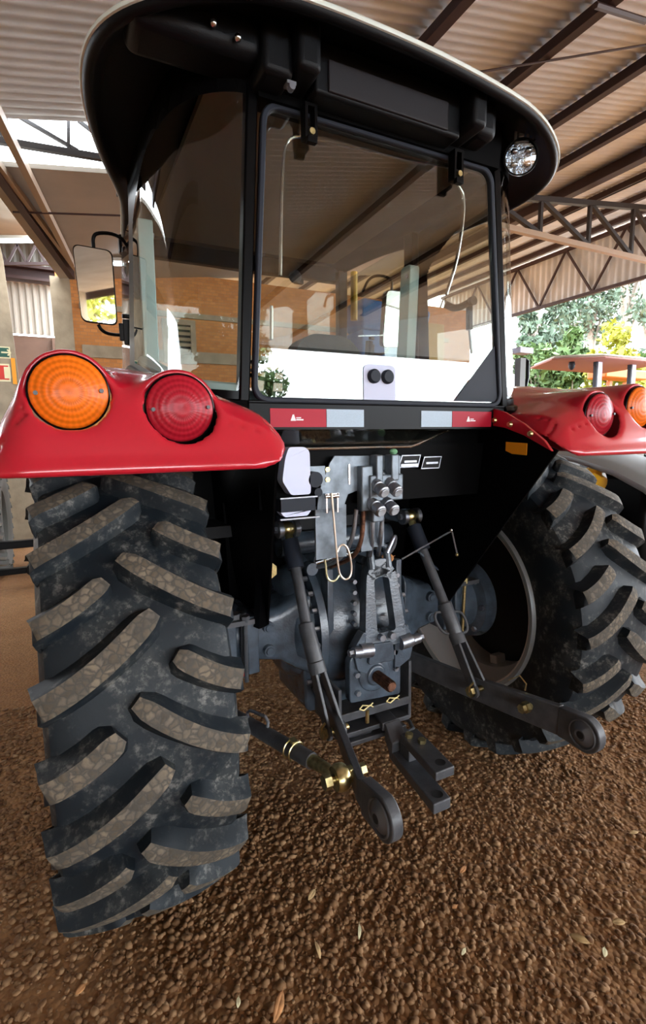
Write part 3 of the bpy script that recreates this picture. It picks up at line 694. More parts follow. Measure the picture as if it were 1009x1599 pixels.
# ---- lift rods
def lift_rod(s, top, mid, fork0, bot, handle):
    top, mid, fork0, bot = map(Vector, (top, mid, fork0, bot))
    b = MB(); d = (fork0-top).normalized()
    b.tube([top+d*.05, top+d*.17], .034, 20); r = b.build('rod_boot', m_rubber, T)
    b = MB(); b.tube([top+d*.15, mid], .021, 20); r2_ = b.build('lift_rod', m_link, T)
    b = MB(); b.tube([mid-d*.03, mid-d*.025, mid, fork0-d*.01, fork0], [.027,.031,.031,.031,.027], 20); b.build('rod_sleeve', m_link, r2_)
    b = MB(); fd = (bot-fork0).normalized()
    for sx in (-1, 1):
        o = Vector((sx*.030, 0, 0)); b.bar(fork0-fd*.02+o*.55, bot+fd*.02+o, .012, .05, upv=(0,1,0)); 
        b.cyl(bot+o-Vector((.007,0,0)), bot+o+Vector((.007,0,0)), .03, n=20)
    b.cyl(fork0-fd*.03, fork0+fd*.015, .033, n=20)
    b.build('rod_fork', m_link, r2_, bevel=.003)
    b = MB(); b.cyl(bot-Vector((.05,0,0)), bot+Vector((.055,0,0)), .012, n=14); b.hexa(bot-Vector((.055,0,0)), bot-Vector((.038,0,0)), .022); b.tube([bot+Vector((-.052,0,.0)), bot+Vector((-.06,-.01,.03)), bot+Vector((-.05,-.02,.05))], .005, 6); b.build('fork_pin', m_zinc, r2_)
    # top knuckle
    b = MB(); b.sph(top, .032, 20); b.tube([top, top+d*.08], .017, 12); b.build('rod_eye', m_zinc, r2_)
    for sx in (-1, 1):
        b = MB(); c = top+Vector((sx*.036,0,0)); b.cyl(c-Vector((.010,0,0)), c+Vector((.010,0,0)), .036, n=24); b.hexa(c+Vector((sx*.01,0,0)), c+Vector((sx*.024,0,0)), .014); b.build('eye_lug', m_steel, r2_)
    b = MB(); b.bar(top+Vector((0,.02,0)), top+Vector((-s*.08,.25,.02)), .09, .06); b.build('lift_arm', m_cast, T, bevel=.01)
    if handle:
        c = mid.lerp(fork0, .4); side = Vector((.92,-.35,0)).normalized()
        for q in (-1, 1):
            e = side*q; b = MB(); b.tube(bend([c+e*.028-d*.045, c+e*.055-d*.045, c+e*.068-d*.02, c+e*.062+d*.03, c+e*.045+d*.05, c+e*.028+d*.05]), .006, 8); b.build('rod_handle', m_link, r2_)
    return r2_
lift_rod(-1, at(449,826,'y',-.15), at(480,985,'x',-.335), at(496,1045,'x',-.33), at(523,1140,'x',-.305), False)
lift_rod(1, at(640,806,'y',-.15), at(698,952,'x',.325), at(716,1000,'x',.335), at(748,1076,'x',.352), True)
# ---- stabiliser of the left link
e0 = Vector((-.440,-.800,.660)); e1 = Vector((-.66,-.02,.60)); d = (e1-e0).normalized()
b = MB(); b.tube([e0+d*.13, e1], .027, 20); st = b.build('stabiliser', m_link, T)
b = MB(); b.tube([e0+d*.02, e0+d*.06, e0+d*.135], [.014,.02,.022], 16); b.build('stabiliser_thread', m_zinc, st)
b = MB(); b.lathe(e0, (1,0,0), [(-.02,.016),(-.02,.036),(-.008,.042),(.008,.042),(.02,.036),(.02,.016)], 28); b.build('stabiliser_eye', m_zinc, st)
b = MB(); b.cyl(e0-Vector((.05,0,0)), e0+Vector((.085,0,0)), .013, n=14); b.hexa(e0-Vector((.056,0,0)), e0-Vector((.034,0,0)), .024); b.hexa(e0+Vector((.03,0,0)), e0+Vector((.045,0,0)), .024); b.hexa(e0+Vector((.07,0,0)), e0+Vector((.088,0,0)), .02); b.build('stabiliser_bolt', m_zinc, st)
h0, h1 = e0+d*.50, e0+d*.40
b = MB(); b.tube([h0, h0+Vector((0,0,.045)), h0+Vector((0.0,0,.06))-d*.02, h1+Vector((0.01,0,.06))+d*.0, h1+Vector((.01,0,.045))-d*.015, h1-d*.02], .006, 8); b.build('stabiliser_handle', m_steel, st)
q = e0+d*.21; b = MB()
side = d.cross(Vector((0,0,1))).normalized()
b.tube([q+(side*math.cos(t)+Vector((0,0,1))*math.sin(t))*.033 for t in np.linspace(-.6, 3.9, 16)], .0028, 6); q2 = q+d*.03
b.tube([q2+(side*math.cos(t)+Vector((0,0,1))*math.sin(t))*.033 for t in np.linspace(-.6, 3.9, 16)], .0028, 6); b.box(q+d*.015+Vector((0,0,.033)), (.02,.03,.012))
b.build('wire_clip', m_zinc, st)
b = MB(); b.tube([at(795,1062,'x',.45), at(812,1055,'x',.45), at(822,1068,'x',.45), at(820,1078,'x',.45)], .003, 6); b.build('clip_ring', m_zinc, RL)

# ---- fenders
def sst(e0, e1, x):
    t = np.clip((x-e0)/(e1-e0), 0, 1); return t*t*(3-2*t)
def smin(a, b_, k):
    h = np.clip(.5+.5*(b_-a)/k, 0, 1); return b_*(1-h)+a*h-k*h*(1-h)
LX, LZ = (.839, 1.096), (1.768, 1.802)
def fender_f(X, Y, Z):
    # positive x fender
    dx = np.interp(X, [.50,.520,.538,.60,.76,.90,1.0,1.10,1.19,1.248,1.275], [.38,.29,.19,.12,.055,.012,0,.004,.035,.15,.36])
    dy = np.interp(Y, [-.785,-.762,-.742,-.71,-.66,-.59,-.5,-.4,-.2,.2,.8], [.40,.285,.20,.125,.07,.035,.01,0,-.035,-.08,-.10])
    zt = 1.90-(np.maximum(dx,0)**1.6+np.maximum(dy,0)**1.6)**(1/1.6)+np.maximum(-dy,0)
    f = (Z-zt)
    g = np.gradient(f, .0095); f = f/np.sqrt(g[0]**2+g[1]**2+g[2]**2)
    lip = np.abs(f+.0)-.0  # rolled rim
    out = f-.010*np.exp(-((Z-1.622)/.018)**2)
    for (px, pz) in zip(LX, LZ):
        r_ = np.sqrt((X-px)**2+(Z-pz)**2); c = np.maximum(r_-.103, np.abs(Y+.33)-.35)
        out = smin(out, c, .028)
    inn = f+.016
    for (px, pz) in zip(LX, LZ):
        r_ = np.sqrt((X-px)**2+(Z-pz)**2); inn = np.minimum(inn, np.maximum(r_-.087, np.abs(Y+.4)-.45))
    zc = 1.603+.40*np.clip(Y+.72, 0, 1)*(1-sst(.60,.80,X))+.075*np.clip((.66-X)/.13, 0, 1.2)**2.2
    sh = np.maximum(out, -inn)
    return np.maximum(sh, np.maximum(zc-Z, Y-.75))
V, Q = surf_nets(fender_f, (.46,-.84,1.56), (1.31,.80,2.05), .0095)
for s in (-1, 1):
    V2 = V*np.array([s,1,1]); Q2 = Q if s > 0 else Q[:, ::-1]
    fo = fast_mesh('rear_fender', V2, Q2, [m_red], T)
    md = fo.modifiers.new('smooth', 'SMOOTH'); md.factor = .6; md.iterations = 12
    fo['label'] = 'left red fender over the big tyre' if s < 0 else 'right red fender with bolted inner flange'
    for k, (px, pz, m_, nm) in enumerate(((LX[0], LZ[0], m_redlens, 'tail_lamp'), (LX[1], LZ[1], m_amber, 'turn_signal'))):
        c = Vector((s*px, -.684, pz))
        b = MB(); b.lathe((0,0,0), (0,-1,0), [(-.02,.086),(.004,.086),(.008,.084),(.014,.070),(.021,.050),(.025,.025),(.026,.0005)], 56)
        lo_ = b.build(nm, m_, T); lo_.location = c; lo_['label'] = ('red round tail lamp' if k == 0 else 'amber round turn signal')
        b = MB(); b.lathe((0,0,0), (0,-1,0), [(-.03,.089),(.003,.090),(.005,.087),(.003,.084)], 56); b.build('bezel', m_black, lo_)
        for q in (-1, 1):
            b = MB(); b.cyl((q*.070,-.010,.004*q), (q*.070,-.021,.004*q), .005, n=12); b.build('screw', m_link, lo_)
        b = MB(); b.lathe((0,0,0), (0,-1,0), [(-.035,.089),(-.03,.0)], 40); b.build('lamp_base', m_dark, lo_)
    if s < 0: continue
    # inner flange strip with bolts
    b = MB(); x = s*.512
    P_ = [(-.735,1.628),(-.70,1.668),(-.60,1.735),(-.50,1.785),(-.415,1.81),(-.415,1.735),(-.5,1.722),(-.60,1.69)]
    b.prism(P_, lambda y, z: (x-.004*s, y, z), lambda y, z: (x+.01*s, y, z)); fl = b.build('fender_flange', m_red, fo, bevel=.002)
    for (y, z) in ((-.445,1.755),(-.53,1.735),(-.635,1.695)):
        b = MB(); b.cyl((x-.003*s, y, z), (x-.014*s, y, z), .013, .009, 14); b.build('flange_bolt', m_zinc, fo)

# ---- cab shell
def lerp(a, b_, t): return a+(b_-a)*t
PB = [(.57,-.425),(.62,-.418),(.67,-.392),(.715,-.35),(.75,-.29),(.775,-.21),(.795,-.10),(.81,.05),(.82,.25),(.825,.5)]
PT = [(.50,-.405),(.555,-.398),(.61,-.372),(.66,-.33),(.70,-.27),(.73,-.19),(.75,-.08),(.765,.06),(.775,.25),(.78,.5)]
def sill(y): return float(np.interp(y, [-.43,-.3,-.23,.1,.4,.77], [1.815,1.84,1.862,1.95,2.02,2.09]))
def side_pt(s, u, z, off=0):
    i = min(int(u), len(PB)-2); t = u-i; k = (z-1.83)/.95
    def cr(P, c):
        p0, p1, p2, p3 = P[max(i-1, 0)][c], P[i][c], P[i+1][c], P[min(i+2, len(P)-1)][c]
        return .5*(2*p1+(p2-p0)*t+(2*p0-5*p1+4*p2-p3)*t*t+(3*p1-p0-3*p2+p3)*t**3)
    x = lerp(cr(PB, 0), cr(PT, 0), k); y = lerp(cr(PB, 1), cr(PT, 1), k)
    tx, ty = PB[i+1][0]-PB[i][0], PB[i+1][1]-PB[i][1]; L = math.hypot(tx, ty)
    return Vector((s*(x-off*ty/L*-1*-1), y+off*tx/L*-1*-1, z)) if off else Vector((s*x, y, z))
for s in (-1, 1):
    # glass sheet with dark printed border
    nu, nv = 216, 160; b = MB(); V = []; U = np.linspace(0, 9, nu+1)
    for j in range(nv+1):
        for u in U:
            p = side_pt(s, u, 2.3); z0 = sill(p.y)-.01; z = z0+(2.80-z0)*j/nv; V.append(side_pt(s, u, z))
    b.v = [tuple(p) for p in V]
    def bord(i, j):
        du = min(i+.5, 99)*.05; dv = (j+.5)/nv
        x0, x1, y0, y1 = (i+.5)/4, (nu-i-.5)/4, (j+.5)/4, (nv-j-.5)/4
        rx, ry = 4.0, 6.0
        if x0 < 1.2 or x1 < 3.2 or y0 < 1.4 or y1 < 2.0: return True
        for (a, c) in ((x0, y1),):
            if a < 5.2 and c < 6 and ((5.2-a)/4)**2+((6-c)/4)**2 > 1: return True
        for (a, c) in ((x1, y1),):
            if a < 14 and c < 12 and ((14-a)/11)**2+((12-c)/10)**2 > 1: return True
        return False
    for j in range(nv):
        for i in range(nu):
            b.f.append([j*(nu+1)+i, j*(nu+1)+i+1, (j+1)*(nu+1)+i+1, (j+1)*(nu+1)+i]); b.m.append(1 if bord(i, j) else 0)
    b.build('corner_window', [m_sideglass, m_black], T, smooth=60)
    # rubber seal along the sill
    b = MB(); pts = []
    for u in np.linspace(0, 9, 30):
        p = side_pt(s, u, 2.0); pts.append(side_pt(s, u, sill(p.y)-.02))
    b.tube(pts, .022, 8); b.build('window_seal', m_black, T)
    # pale inner pillar and sill trim
    b = MB(); x = s*.695
    b.prism(rrect([(.45,2.04),(.55,2.04),(.50,2.66),(.41,2.66)], .02, 3), lambda y, z: (x+.0*z, y, z), lambda y, z: (x+s*.065, y, z))
    pi = b.build('inner_pillar', m_pale, T, bevel=.004)
    for z in (2.12, 2.60):
        b = MB(); b.cyl((x+.002*s, .49-(z-2.1)*.1, z), (x-.006*s, .49-(z-2.1)*.1, z), .012, n=14); b.build('pillar_screw', m_steel, pi)
    b = MB(); pts = []
    for u in np.linspace(0.6, 8.6, 24):
        p = side_pt(s, u, 2.0); q = side_pt(s, u, sill(p.y)+.03); pts.append(Vector((q.x*.94, q.y+.03, q.z)))
    b.tube(pts, .026, 8); b.build('inner_sill', m_pale, T)
    # door pillar and front frame
    b = MB(); b.prism(rrect([(.48,2.0),(.56,2.0),(.52,2.85),(.44,2.85)], .01, 2), lambda y, z: (s*(.825-.05*(z-1.83)), y, z), lambda y, z: (s*(.775-.05*(z-1.83)), y, z)); b.build('door_pillar', m_black, T, bevel=.008)
    b = MB(); b.bar((s*.74,1.32,1.35), (s*.70,1.22,2.85), .06, .07, upv=(1,0,0)); b.build('front_pillar', m_black, T, bevel=.01)
    b = MB(); b.prism([(.56,1.3),(1.30,1.3),(1.22,2.80),(.53,2.80)], lambda y, z: (s*(.79-.05*(z-1.83)), y, z), lambda y, z: (s*(.785-.05*(z-1.83)), y, z)); b.build('door_glass', m_sideglass, T)
    # upright post between rear and corner windows
    b = MB(); b.prism([(s*.562,1.80),(s*.598,1.80),(s*.528,2.80),(s*.490,2.80)], lambda x, z: (x, -.432+.02*(z-1.83), z), lambda x, z: (x, -.385+.02*(z-1.83), z)); b.build('rear_pillar', m_black, T, bevel=.006)
    # inner fender panel
    b = MB(); P_ = [(-.40,1.80),(-.43,1.745),(-.745,1.632),(-.27,.93),(-.20,.95),(.9,.95),(.9,1.98),(.2,1.9)] if s > 0 else [(-.40,1.80),(-.42,1.745),(-.60,1.68),(-.43,1.35),(-.20,.95),(.9,.95),(.9,1.98),(.2,1.9)]
    b.prism(P_, lambda y, z: (s*(.53-.14*max(0, (1.63-z))*(1 if y < 0 else .6)), y, z), lambda y, z: (s*(.538-.14*max(0, (1.63-z))*(1 if y < 0 else .6)), y, z))
    ip = b.build('inner_fender_panel', m_panel, T, smooth=0)
b = MB(); b.box((.0,1.27,2.83), (1.5,.06,.1)); b.box((0,1.30,1.5), (1.4,.05,.5)); b.build('front_cab_frame', m_black, T, bevel=.01)
b = MB(); b.add([(-.7,1.31,1.7),(.7,1.31,1.7),(.66,1.24,2.80),(-.66,1.24,2.80)], [(0,1,2,3)]); b.build('windscreen', m_sideglass, T, 0)
b = MB(); b.box((0,.75,1.30), (1.3,1.4,.05)); b.build('cab_deck', m_dark, T)
# rear window with rubber frame
wq = [(-.537,1.827),(.537,1.827),(.467,2.722),(-.467,2.722)]
inn = rrect(wq, .05, 8); out_ = rrect([(-.556,1.808),(.556,1.808),(.486,2.741),(-.486,2.741)], .065, 8)
fy = lambda z: -.425+.02*(z-1.83)
b = MB(); b.prism(inn, lambda x, z: (x, fy(z)-.004, z), lambda x, z: (x, fy(z)-.000, z)); rw = b.build('rear_window', m_glass, T, 0)
b = MB(); b.ring(out_, inn, lambda x, z: (x, fy(z)-.016, z), lambda x, z: (x, fy(z)+.010, z)); b.build('window_rubber', m_rubber, rw, bevel=.005)
for (u, v) in ((484,190),(714,258)):
    c = at(u, v, 'y', -.45); b = MB(); 
    b.ring([(c.x-.022,c.z-.055),(c.x+.022,c.z-.055),(c.x+.022,c.z+.05),(c.x-.022,c.z+.05)], [(c.x-.012,c.z-.02),(c.x+.012,c.z-.02),(c.x+.012,c.z+.04),(c.x-.012,c.z+.04)], lambda x, z: (x, -.462, z), lambda x, z: (x, -.425, z))
    b.box((c.x, -.46, c.z-.06), (.034,.02,.02)); hg = b.build('window_hinge', m_black, rw, bevel=.002)
    b = MB(); b.cyl((c.x,-.455,c.z-.036), (c.x,-.47,c.z-.036), .010, n=14); b.build('hinge_screw', m_zinc, rw)
kn = MB(); kn.prism(rrect([(-.125,1.82),(-.125,1.955),(.015,1.955),(.015,1.82)], [.002,.025,.025,.002], 5), lambda x, z: (x, fy(z)-.007, z), lambda x, z: (x, fy(z)-.0045, z))
kn.build('latch_plate', mat('latch_plate_reflection', (.55,.58,.74), .5), rw)  # bright reflection on the latch plate painted in as a pale base colour
for x in (-.083, -.024):
    b = MB(); b.lathe((x, -.428, 1.912), (0,-1,0), [(0,.026),(.012,.026),(.018,.020),(.018,.0)], 28); b.build('latch_knob', m_rubber, rw)
b = MB(); b.prism([(.300,1.832),(.532,1.832),(.512,2.06)], lambda x, z: (x, fy(z)-.008, z), lambda x, z: (x, fy(z)-.0045, z)); b.build('corner_patch', m_rubber, rw)
# rear header above window, cross bar below
b = MB(); b.prism([(-.50,2.735),(.50,2.735),(.52,2.90),(-.52,2.90)], lambda x, z: (x, -.435, z), lambda x, z: (x, -.36, z))
for s in (-1, 1):
    for i in range(9):
        a0, a1 = side_pt(s, i, 2.76), side_pt(s, i+1, 2.76); b.add([a0, a1, a1+Vector((0,0,.16)), a0+Vector((0,0,.16))], [(0,1,2,3)])
b.build('rear_header', m_panel, T, 0)
b = MB(); b.box((0,-.412,1.764), (1.14,.05,.096)); b.box((0,-.43,1.811), (1.14,.02,.012)); xb = b.build('rear_crossbar', m_black, T, bevel=.004)
for s in (-1, 1):
    b = MB(); x0, x1 = (.285, .495); b.box((s*(x0+x1)/2, -.4385, 1.759), (x1-x0, .002, .062)); b.build('red_tape', m_red_tape, xb, 0)
    b = MB(); b.box((s*(.13+.283)/2, -.4385, 1.759), (.153, .002, .062)); b.build('white_tape', m_white_tape, xb, 0)
    cx_ = s*.39-.01; b = MB(); yy = -.441
    def flat(poly): b.prism(poly, lambda x, z: (cx_+x, yy, 1.759+z), lambda x, z: (cx_+x, yy+.0012, 1.759+z))
    flat([(-.022,-.010),(-.014,.011),(-.009,.011),(-.010,-.010)]); flat([(-.009,.011),(-.002,-.010),(-.0105,-.010)])
    flat([(-.001,-.0015),(.017,-.0015),(.017,.002),(-.001,.002)]); flat([(-.001,-.0085),(.026,-.0085),(.026,-.004),(-.001,-.004)])
    b.build('tape_logo', m_logo, xb, 0)
# lower rear glass strip and black bulkhead
b = MB(); b.prism(rrect([(-.45,1.655),(.12,1.655),(.30,1.72),(-.45,1.72)], .01, 3), lambda x, z: (x, -.385-(z-1.655)*.9, z), lambda x, z: (x, -.380-(z-1.655)*.9, z)); b.build('lower_window', m_glass, T, 0)
b = MB(); b.tube([(-.45,-.398,1.652),(.11,-.398,1.652),(.15,-.398,1.662),(.30,-.398,1.716)], .005, 8); b.build('lower_window_edge', m_chrome, T)
b = MB(); b.box((0,-.33,1.69), (1.04,.02,.10)); V = [(-.52,-.375,1.66),(.52,-.375,1.66),(.52,-.372,1.44),(-.52,-.372,1.44),(-.52,.10,1.42),(.52,.10,1.42),(-.5,.12,.95),(.5,.12,.95)]
b.add(V, [(0,1,2,3),(3,2,5,4),(4,5,7,6)])
for s_ in (-1, 1): b.box((s_*.60,.30,1.42), (.20,.03,1.0))
b.build('rear_bulkhead', m_panel, T, 0)
for (x0, x1, z) in ((.065,.165,1.597),(.175,.272,1.588)):
    b = MB(); q = [(x0-.008,z-.027),(x1-.012,z-.027),(x1,z+.022),(x0+.008,z+.022)]
    b.prism(q, lambda x, z: (x, -.392, z), lambda x, z: (x, -.389, z)); pl = b.build('rating_plate', m_black, T, 0)
    b = MB(); cx_, cz_ = (x0+x1)/2, z-.002; b.ring(q, [(cx_+(x-cx_)*.94, cz_+(zz-cz_)*.86) for x, zz in q], lambda x, z: (x, -.394, z), lambda x, z: (x, -.392, z)); b.box((cx_, -.3935, z-.004), (.06,.001,.008)); 
    if x0 < .1: b.box((cx_-.004, -.3935, z-.019), (.085,.001,.012))
    b.build('plate_border', m_steel, pl, 0)
for (u0, v0, u1, v1) in ((790,690,822,711),(760,803,777,829)):
    A, B_ = at(u0, v0, 'x', .524), at(u1, v1, 'x', .524); b = MB()
    zt_, zb_ = A.z, B_.z; xo = .52 if v0 < 750 else .497
    A, B_ = at(u0, v0, 'x', xo), at(u1, v1, 'x', xo)
    b.prism([(A.y,A.z),(B_.y,A.z+(B_.z-A.z)*.12),(B_.y,B_.z),(A.y,B_.z-(B_.z-A.z)*.12)], lambda y, z: (xo, y, z), lambda y, z: (xo+.004, y, z)); b.build('warning_sticker', m_orange, T, 0)

# ---- roof
plan = [(0,-.64),(.25,-.632),(.45,-.615),(.62,-.585),(.76,-.525),(.86,-.44),(.925,-.33),(.952,-.20),(.95,-.05),(.93,.10),(.89,.28),(.85,.43),(.80,.60),(.76,.76),(.73,1.0),(.70,1.35),(.60,1.50),(.3,1.56)]
half = [Vector(p) for p in plan]
full = half+[Vector((0,1.57))]+[Vector((-p.x, p.y)) for p in half[::-1][:-1]]
def chaik(P, k=2):
    for _ in range(k):
        P = [q for i in range(len(P)) for q in (P[i]*.75+P[(i+1) % len(P)]*.25, P[i]*.25+P[(i+1) % len(P)]*.75)]
    return P
full = [Vector((p.x*(1.02 if p.x < 0 else 1), p.y+.055*p.x)) for p in full]
full = chaik(full, 2); NF = len(full)
nrm = []
for i in range(NF):
    t = (full[(i+1) % NF]-full[i-1]).normalized(); nrm.append(Vector((t.y, -t.x)))
def zlip(p): return 2.852-.050*float(sst(.45, .92, abs(p.x)))+.02*float(sst(.0,1.0,p.y))
def rings_mesh(rs, name, m, close_end=True, **k):
    b = MB(); V = []
    for off, dz in rs:
        for i, p in enumerate(full):
            q = p+nrm[i]*off
            if off < -.3: q = p*(1+off)
            V.append((q.x, q.y, (zlip(p)+dz) if dz < .5 else dz))
    Fc = [(j*NF+i, j*NF+(i+1) % NF, (j+1)*NF+(i+1) % NF, (j+1)*NF+i) for j in range(len(rs)-1) for i in range(NF)]
    if close_end: Fc.append(tuple((len(rs)-1)*NF+i for i in range(NF)))
    b.add(V, Fc); return b.build(name, m, T, **k)
rf = rings_mesh([(.012,.016),(.010,.004),(.002,-.002),(-.010,-.004),(-.022,.004),(-.035,.018),(-.06,.034),(-.13,.052),(-.25,.072),(-.45,2.93)], 'roof_lining', m_plastic, smooth=50)
rings_mesh([(.008,.012),(.017,.014),(.019,.022),(.012,.032),(-.03,.050),(-.09,.080),(-.2,.15),(-.5,3.08)], 'cab_roof', m_white, smooth=60)
def pod(name, x0, x1, z0, z1, y0, y1, bev, m_=None, slant=0):
    b = MB(); b.prism([(x0,z0+slant),(x1,z0),(x1,z1),(x0,z1+slant)], lambda x, z: (x, y0, z), lambda x, z: (x, y1, z))
    o = b.build(name, m_ or m_plastic, rf, bevel=bev)
    if bev: o.modifiers['bevel'].segments = 4
    return o
pod('duct_box', -.88, -.50, 2.79, 2.90, -.505, -.34, .035)
pod('duct_box', -.52, -.42, 2.75, 2.90, -.53, -.40, .02)
pod('vent_block', -.425, -.345, 2.762, 2.92, -.57, -.40, .02)
pod('duct_box', -.345, .235, 2.745, 2.90, -.512, -.36, .012)
pod('vent_block', .237, .305, 2.765, 2.92, -.575, -.40, .018)
pod('duct_box', .29, .40, 2.77, 2.93, -.53, -.36, .03)
pod('vent_grille', -.30, .172, 2.755, 2.845, -.520, -.50, .004, mat('dull_grille', (.022,.021,.024), .5, spec=.2))
for (x, z) in ((-.66,2.83),(-.59,2.815)):
    b = MB(); b.sph((x,-.518,z), .011, 12); b.build('rivet', m_chrome, rf)
for (u, v) in ((453,140),):
    c = at(u, v, 'y', -.50); b = MB(); b.cyl(c, c+Vector((0,-.02,0)), .01, n=12); b.box(c+Vector((0,.0,.012)), (.03,.03,.01)); b.build('hook_catch', m_steel, rf)
# work lamp
c = at(813,247,'y',-.44); wl = bpy.data.objects.new('work_lamp', None); COL.objects.link(wl); wl.parent = T; wl.location = c
dv = Vector((-.62,-.75,-.18)).normalized(); wl.rotation_euler = dv.to_track_quat('-Y', 'Z').to_euler()
b = MB(); b.lathe((0,0,0), (0,-1,0), [(-.05,.0),(-.05,.03),(-.02,.058),(.012,.066),(.018,.066),(.018,.060)], 40); b.build('lamp_shell', m_black, wl)
b = MB(); b.lathe((0,0,0), (0,-1,0), [(.0,.059),(.0,.0)], 40); b.build('lamp_reflector', mat('faceted_reflector', (.6,.66,.72), .25, .8, bump=.8, bscale=45), wl)
b = MB(); b.lathe((0,0,0), (0,-1,0), [(.012,.061),(.017,.045),(.02,.0)], 40); b.build('lamp_lens', m_clear, wl)
for (x, z) in ((-.025,.025),(.028,.022),(-.024,-.02),(.027,-.025)):
    b = MB(); b.sph((x,-.006,z), (.014,.006,.010), 12); b.build('led', m_chrome, wl)
b = MB(); b.ring([(-.028,.05),(.028,.05),(.028,.125),(-.028,.125)], [(-.018,.06),(.018,.06),(.018,.115),(-.018,.115)], lambda x, z: (x,-.006,z), lambda x, z: (x,.012,z)); b.box((0,.005,.085), (.02,.012,.02)); b.build('lamp_bracket', m_steel, wl, bevel=.002)
b = MB(); b.tube([(.03,.02,.05),(.065,.02,.07),(.07,.02,.11),(.045,.02,.13),(.03,.02,.125)], .004, 8); b.build('lamp_cable', m_black, wl)

# ---- wing mirrors
def wing_mirror(s):
    r_ = bpy.data.objects.new('wing_mirror', None); COL.objects.link(r_); r_.parent = T
    cx_ = s*.912; c = Vector((cx_, .90, 2.49)); r_.location = c; r_.rotation_euler = (math.radians(6), 0, s*math.radians(13))
    q = rrect([(-.085,-.185),(.092,-.20),(.095,.165),(-.095,.185)], .035, 6) if s < 0 else rrect([(.085,-.185),(-.092,-.20),(-.095,.165),(.095,.185)], .035, 6)
    b = MB(); b.prism(q, lambda x, z: (x, -.012, z), lambda x, z: (x*.9, .03, z*.95)); b.build('mirror_shell', m_black, r_, bevel=.006)
    b = MB(); b.prism([(x*.93, z*.955) for x, z in q], lambda x, z: (x, -.016, z), lambda x, z: (x, -.010, z)); b.build('mirror_glass', m_mirror, r_, 0)
    b = MB(); b.tube(bend([(s*.0,.03,.18),(s*.0,.03,.225),(-s*.02,.03,.25),(-s*.10,.06,.26),(-s*.15,.1,.235),(-s*.17,.13,.15)]), .009, 10); b.build('mirror_arm', m_black, r_); b = MB(); b.tube(bend([(s*.01,.03,-.19),(s*.0,.03,-.215),(-s*.03,.05,-.235),(-s*.12,.1,-.235)]), .009, 10); b.build('mirror_arm', m_black, r_)
    b = MB(); b.box((-s*.125,.08,-.22), (.035,.04,.13)); b.cyl((-s*.125,.06,-.15), (-s*.125,.06,-.13), .02, n=12); b.box((-s*.10,.08,-.22), (.03,.03,.09)); b.build('mirror_mount', m_black, r_, bevel=.004)
wing_mirror(-1); wing_mirror(1)
b = MB(); c = at(190,290,'y',.72); b.box(c, (.05,.05,.09)); b.box(c+Vector((-.02,0,.03)), (.02,.03,.03)); b.build('door_hinge', m_rubber, T, bevel=.004)

# ---- cab interior
b = MB(); b.prism(rrect([(-.17,1.80),(.22,1.80),(.20,2.10),(.12,2.17),(-.08,2.17),(-.15,2.10)], .05, 5), lambda x, z: (x, .12, z), lambda x, z: (x, .26, z)); se = b.build('driver_seat', m_seat, T, bevel=.03)
b = MB(); b.box((.02,.40,1.78), (.46,.5,.12)); b.build('seat_cushion', m_seat, se, bevel=.03)
b = MB(); b.lathe((.02,.88,2.10), (0,-.45,1), [(-.012,.19),(0,.203),(.012,.19),(0,.178)], 40, closed=True); b.cyl((.02,.88,2.10), (.02,1.05,1.75), .03, n=12); b.bar((-.17,.88,2.10), (.21,.88,2.10), .03, .015); b.build('steering_wheel', m_black, T)
b = MB(); b.box((.02,1.12,1.85), (.42,.2,.3)); b.build('dashboard', m_seat, T, bevel=.03)
b = MB(); c = at(460,433,'y',.2); b.lathe(c, (0,-1,0), [(0,.028),(.015,.028),(.02,.02),(.02,0)], 24); b.box(c+Vector((.03,.02,-.01)), (.04,.02,.02)); b.build('cab_speaker', m_rubber, T)
def rod(pts, r_, m_, nm): bb = MB(); bb.tube(bend(pts), r_, 10); return bb.build(nm, m_, T)
rod([at(475,212,'y',-.30), at(452,214,'y',-.3), at(441,236,'y',-.30), at(438,430,'y',-.30)], .006, m_chrome, 'gas_strut')
rod([at(700,262,'y',-.30), at(495,220,'y',-.3)], .004, m_steel, 'wash_tube')
rod([at(716,290,'y',-.30), at(727,310,'y',-.3), at(716,400,'y',-.3), at(697,460,'y',-.3)], .007, m_chrome, 'gas_strut')
rod([at(424,478,'y',-.30), at(424,530,'y',-.30)], .006, m_chrome, 'strut_rod')
rod([at(695,475,'y',-.36), at(712,483,'y',-.38), at(733,472,'y',-.38)], .014, m_black, 'window_handle')
rod([at(733,470,'y',-.36), at(733,515,'y',-.36)], .014, m_black, 'handle_grip'); rod([at(733,510,'y',-.36), at(737,552,'y',-.36)], .006, m_steel, 'handle_rod')
b = MB(); c = at(735,471,'y',-.39); b.cyl(c, c+Vector((0,-.02,0)), .018, n=20); b.build('handle_pivot', m_black, T)
rod([at(553,425,'y',1.2), at(553,500,'y',1.2)], .025, m_yellow, 'yellow_post')
b = MB(); b.box((.0,.4,2.88), (1.2,1.5,.03)); b.build('headliner', mat('grey_headliner', (.22,.21,.17), .9), T)

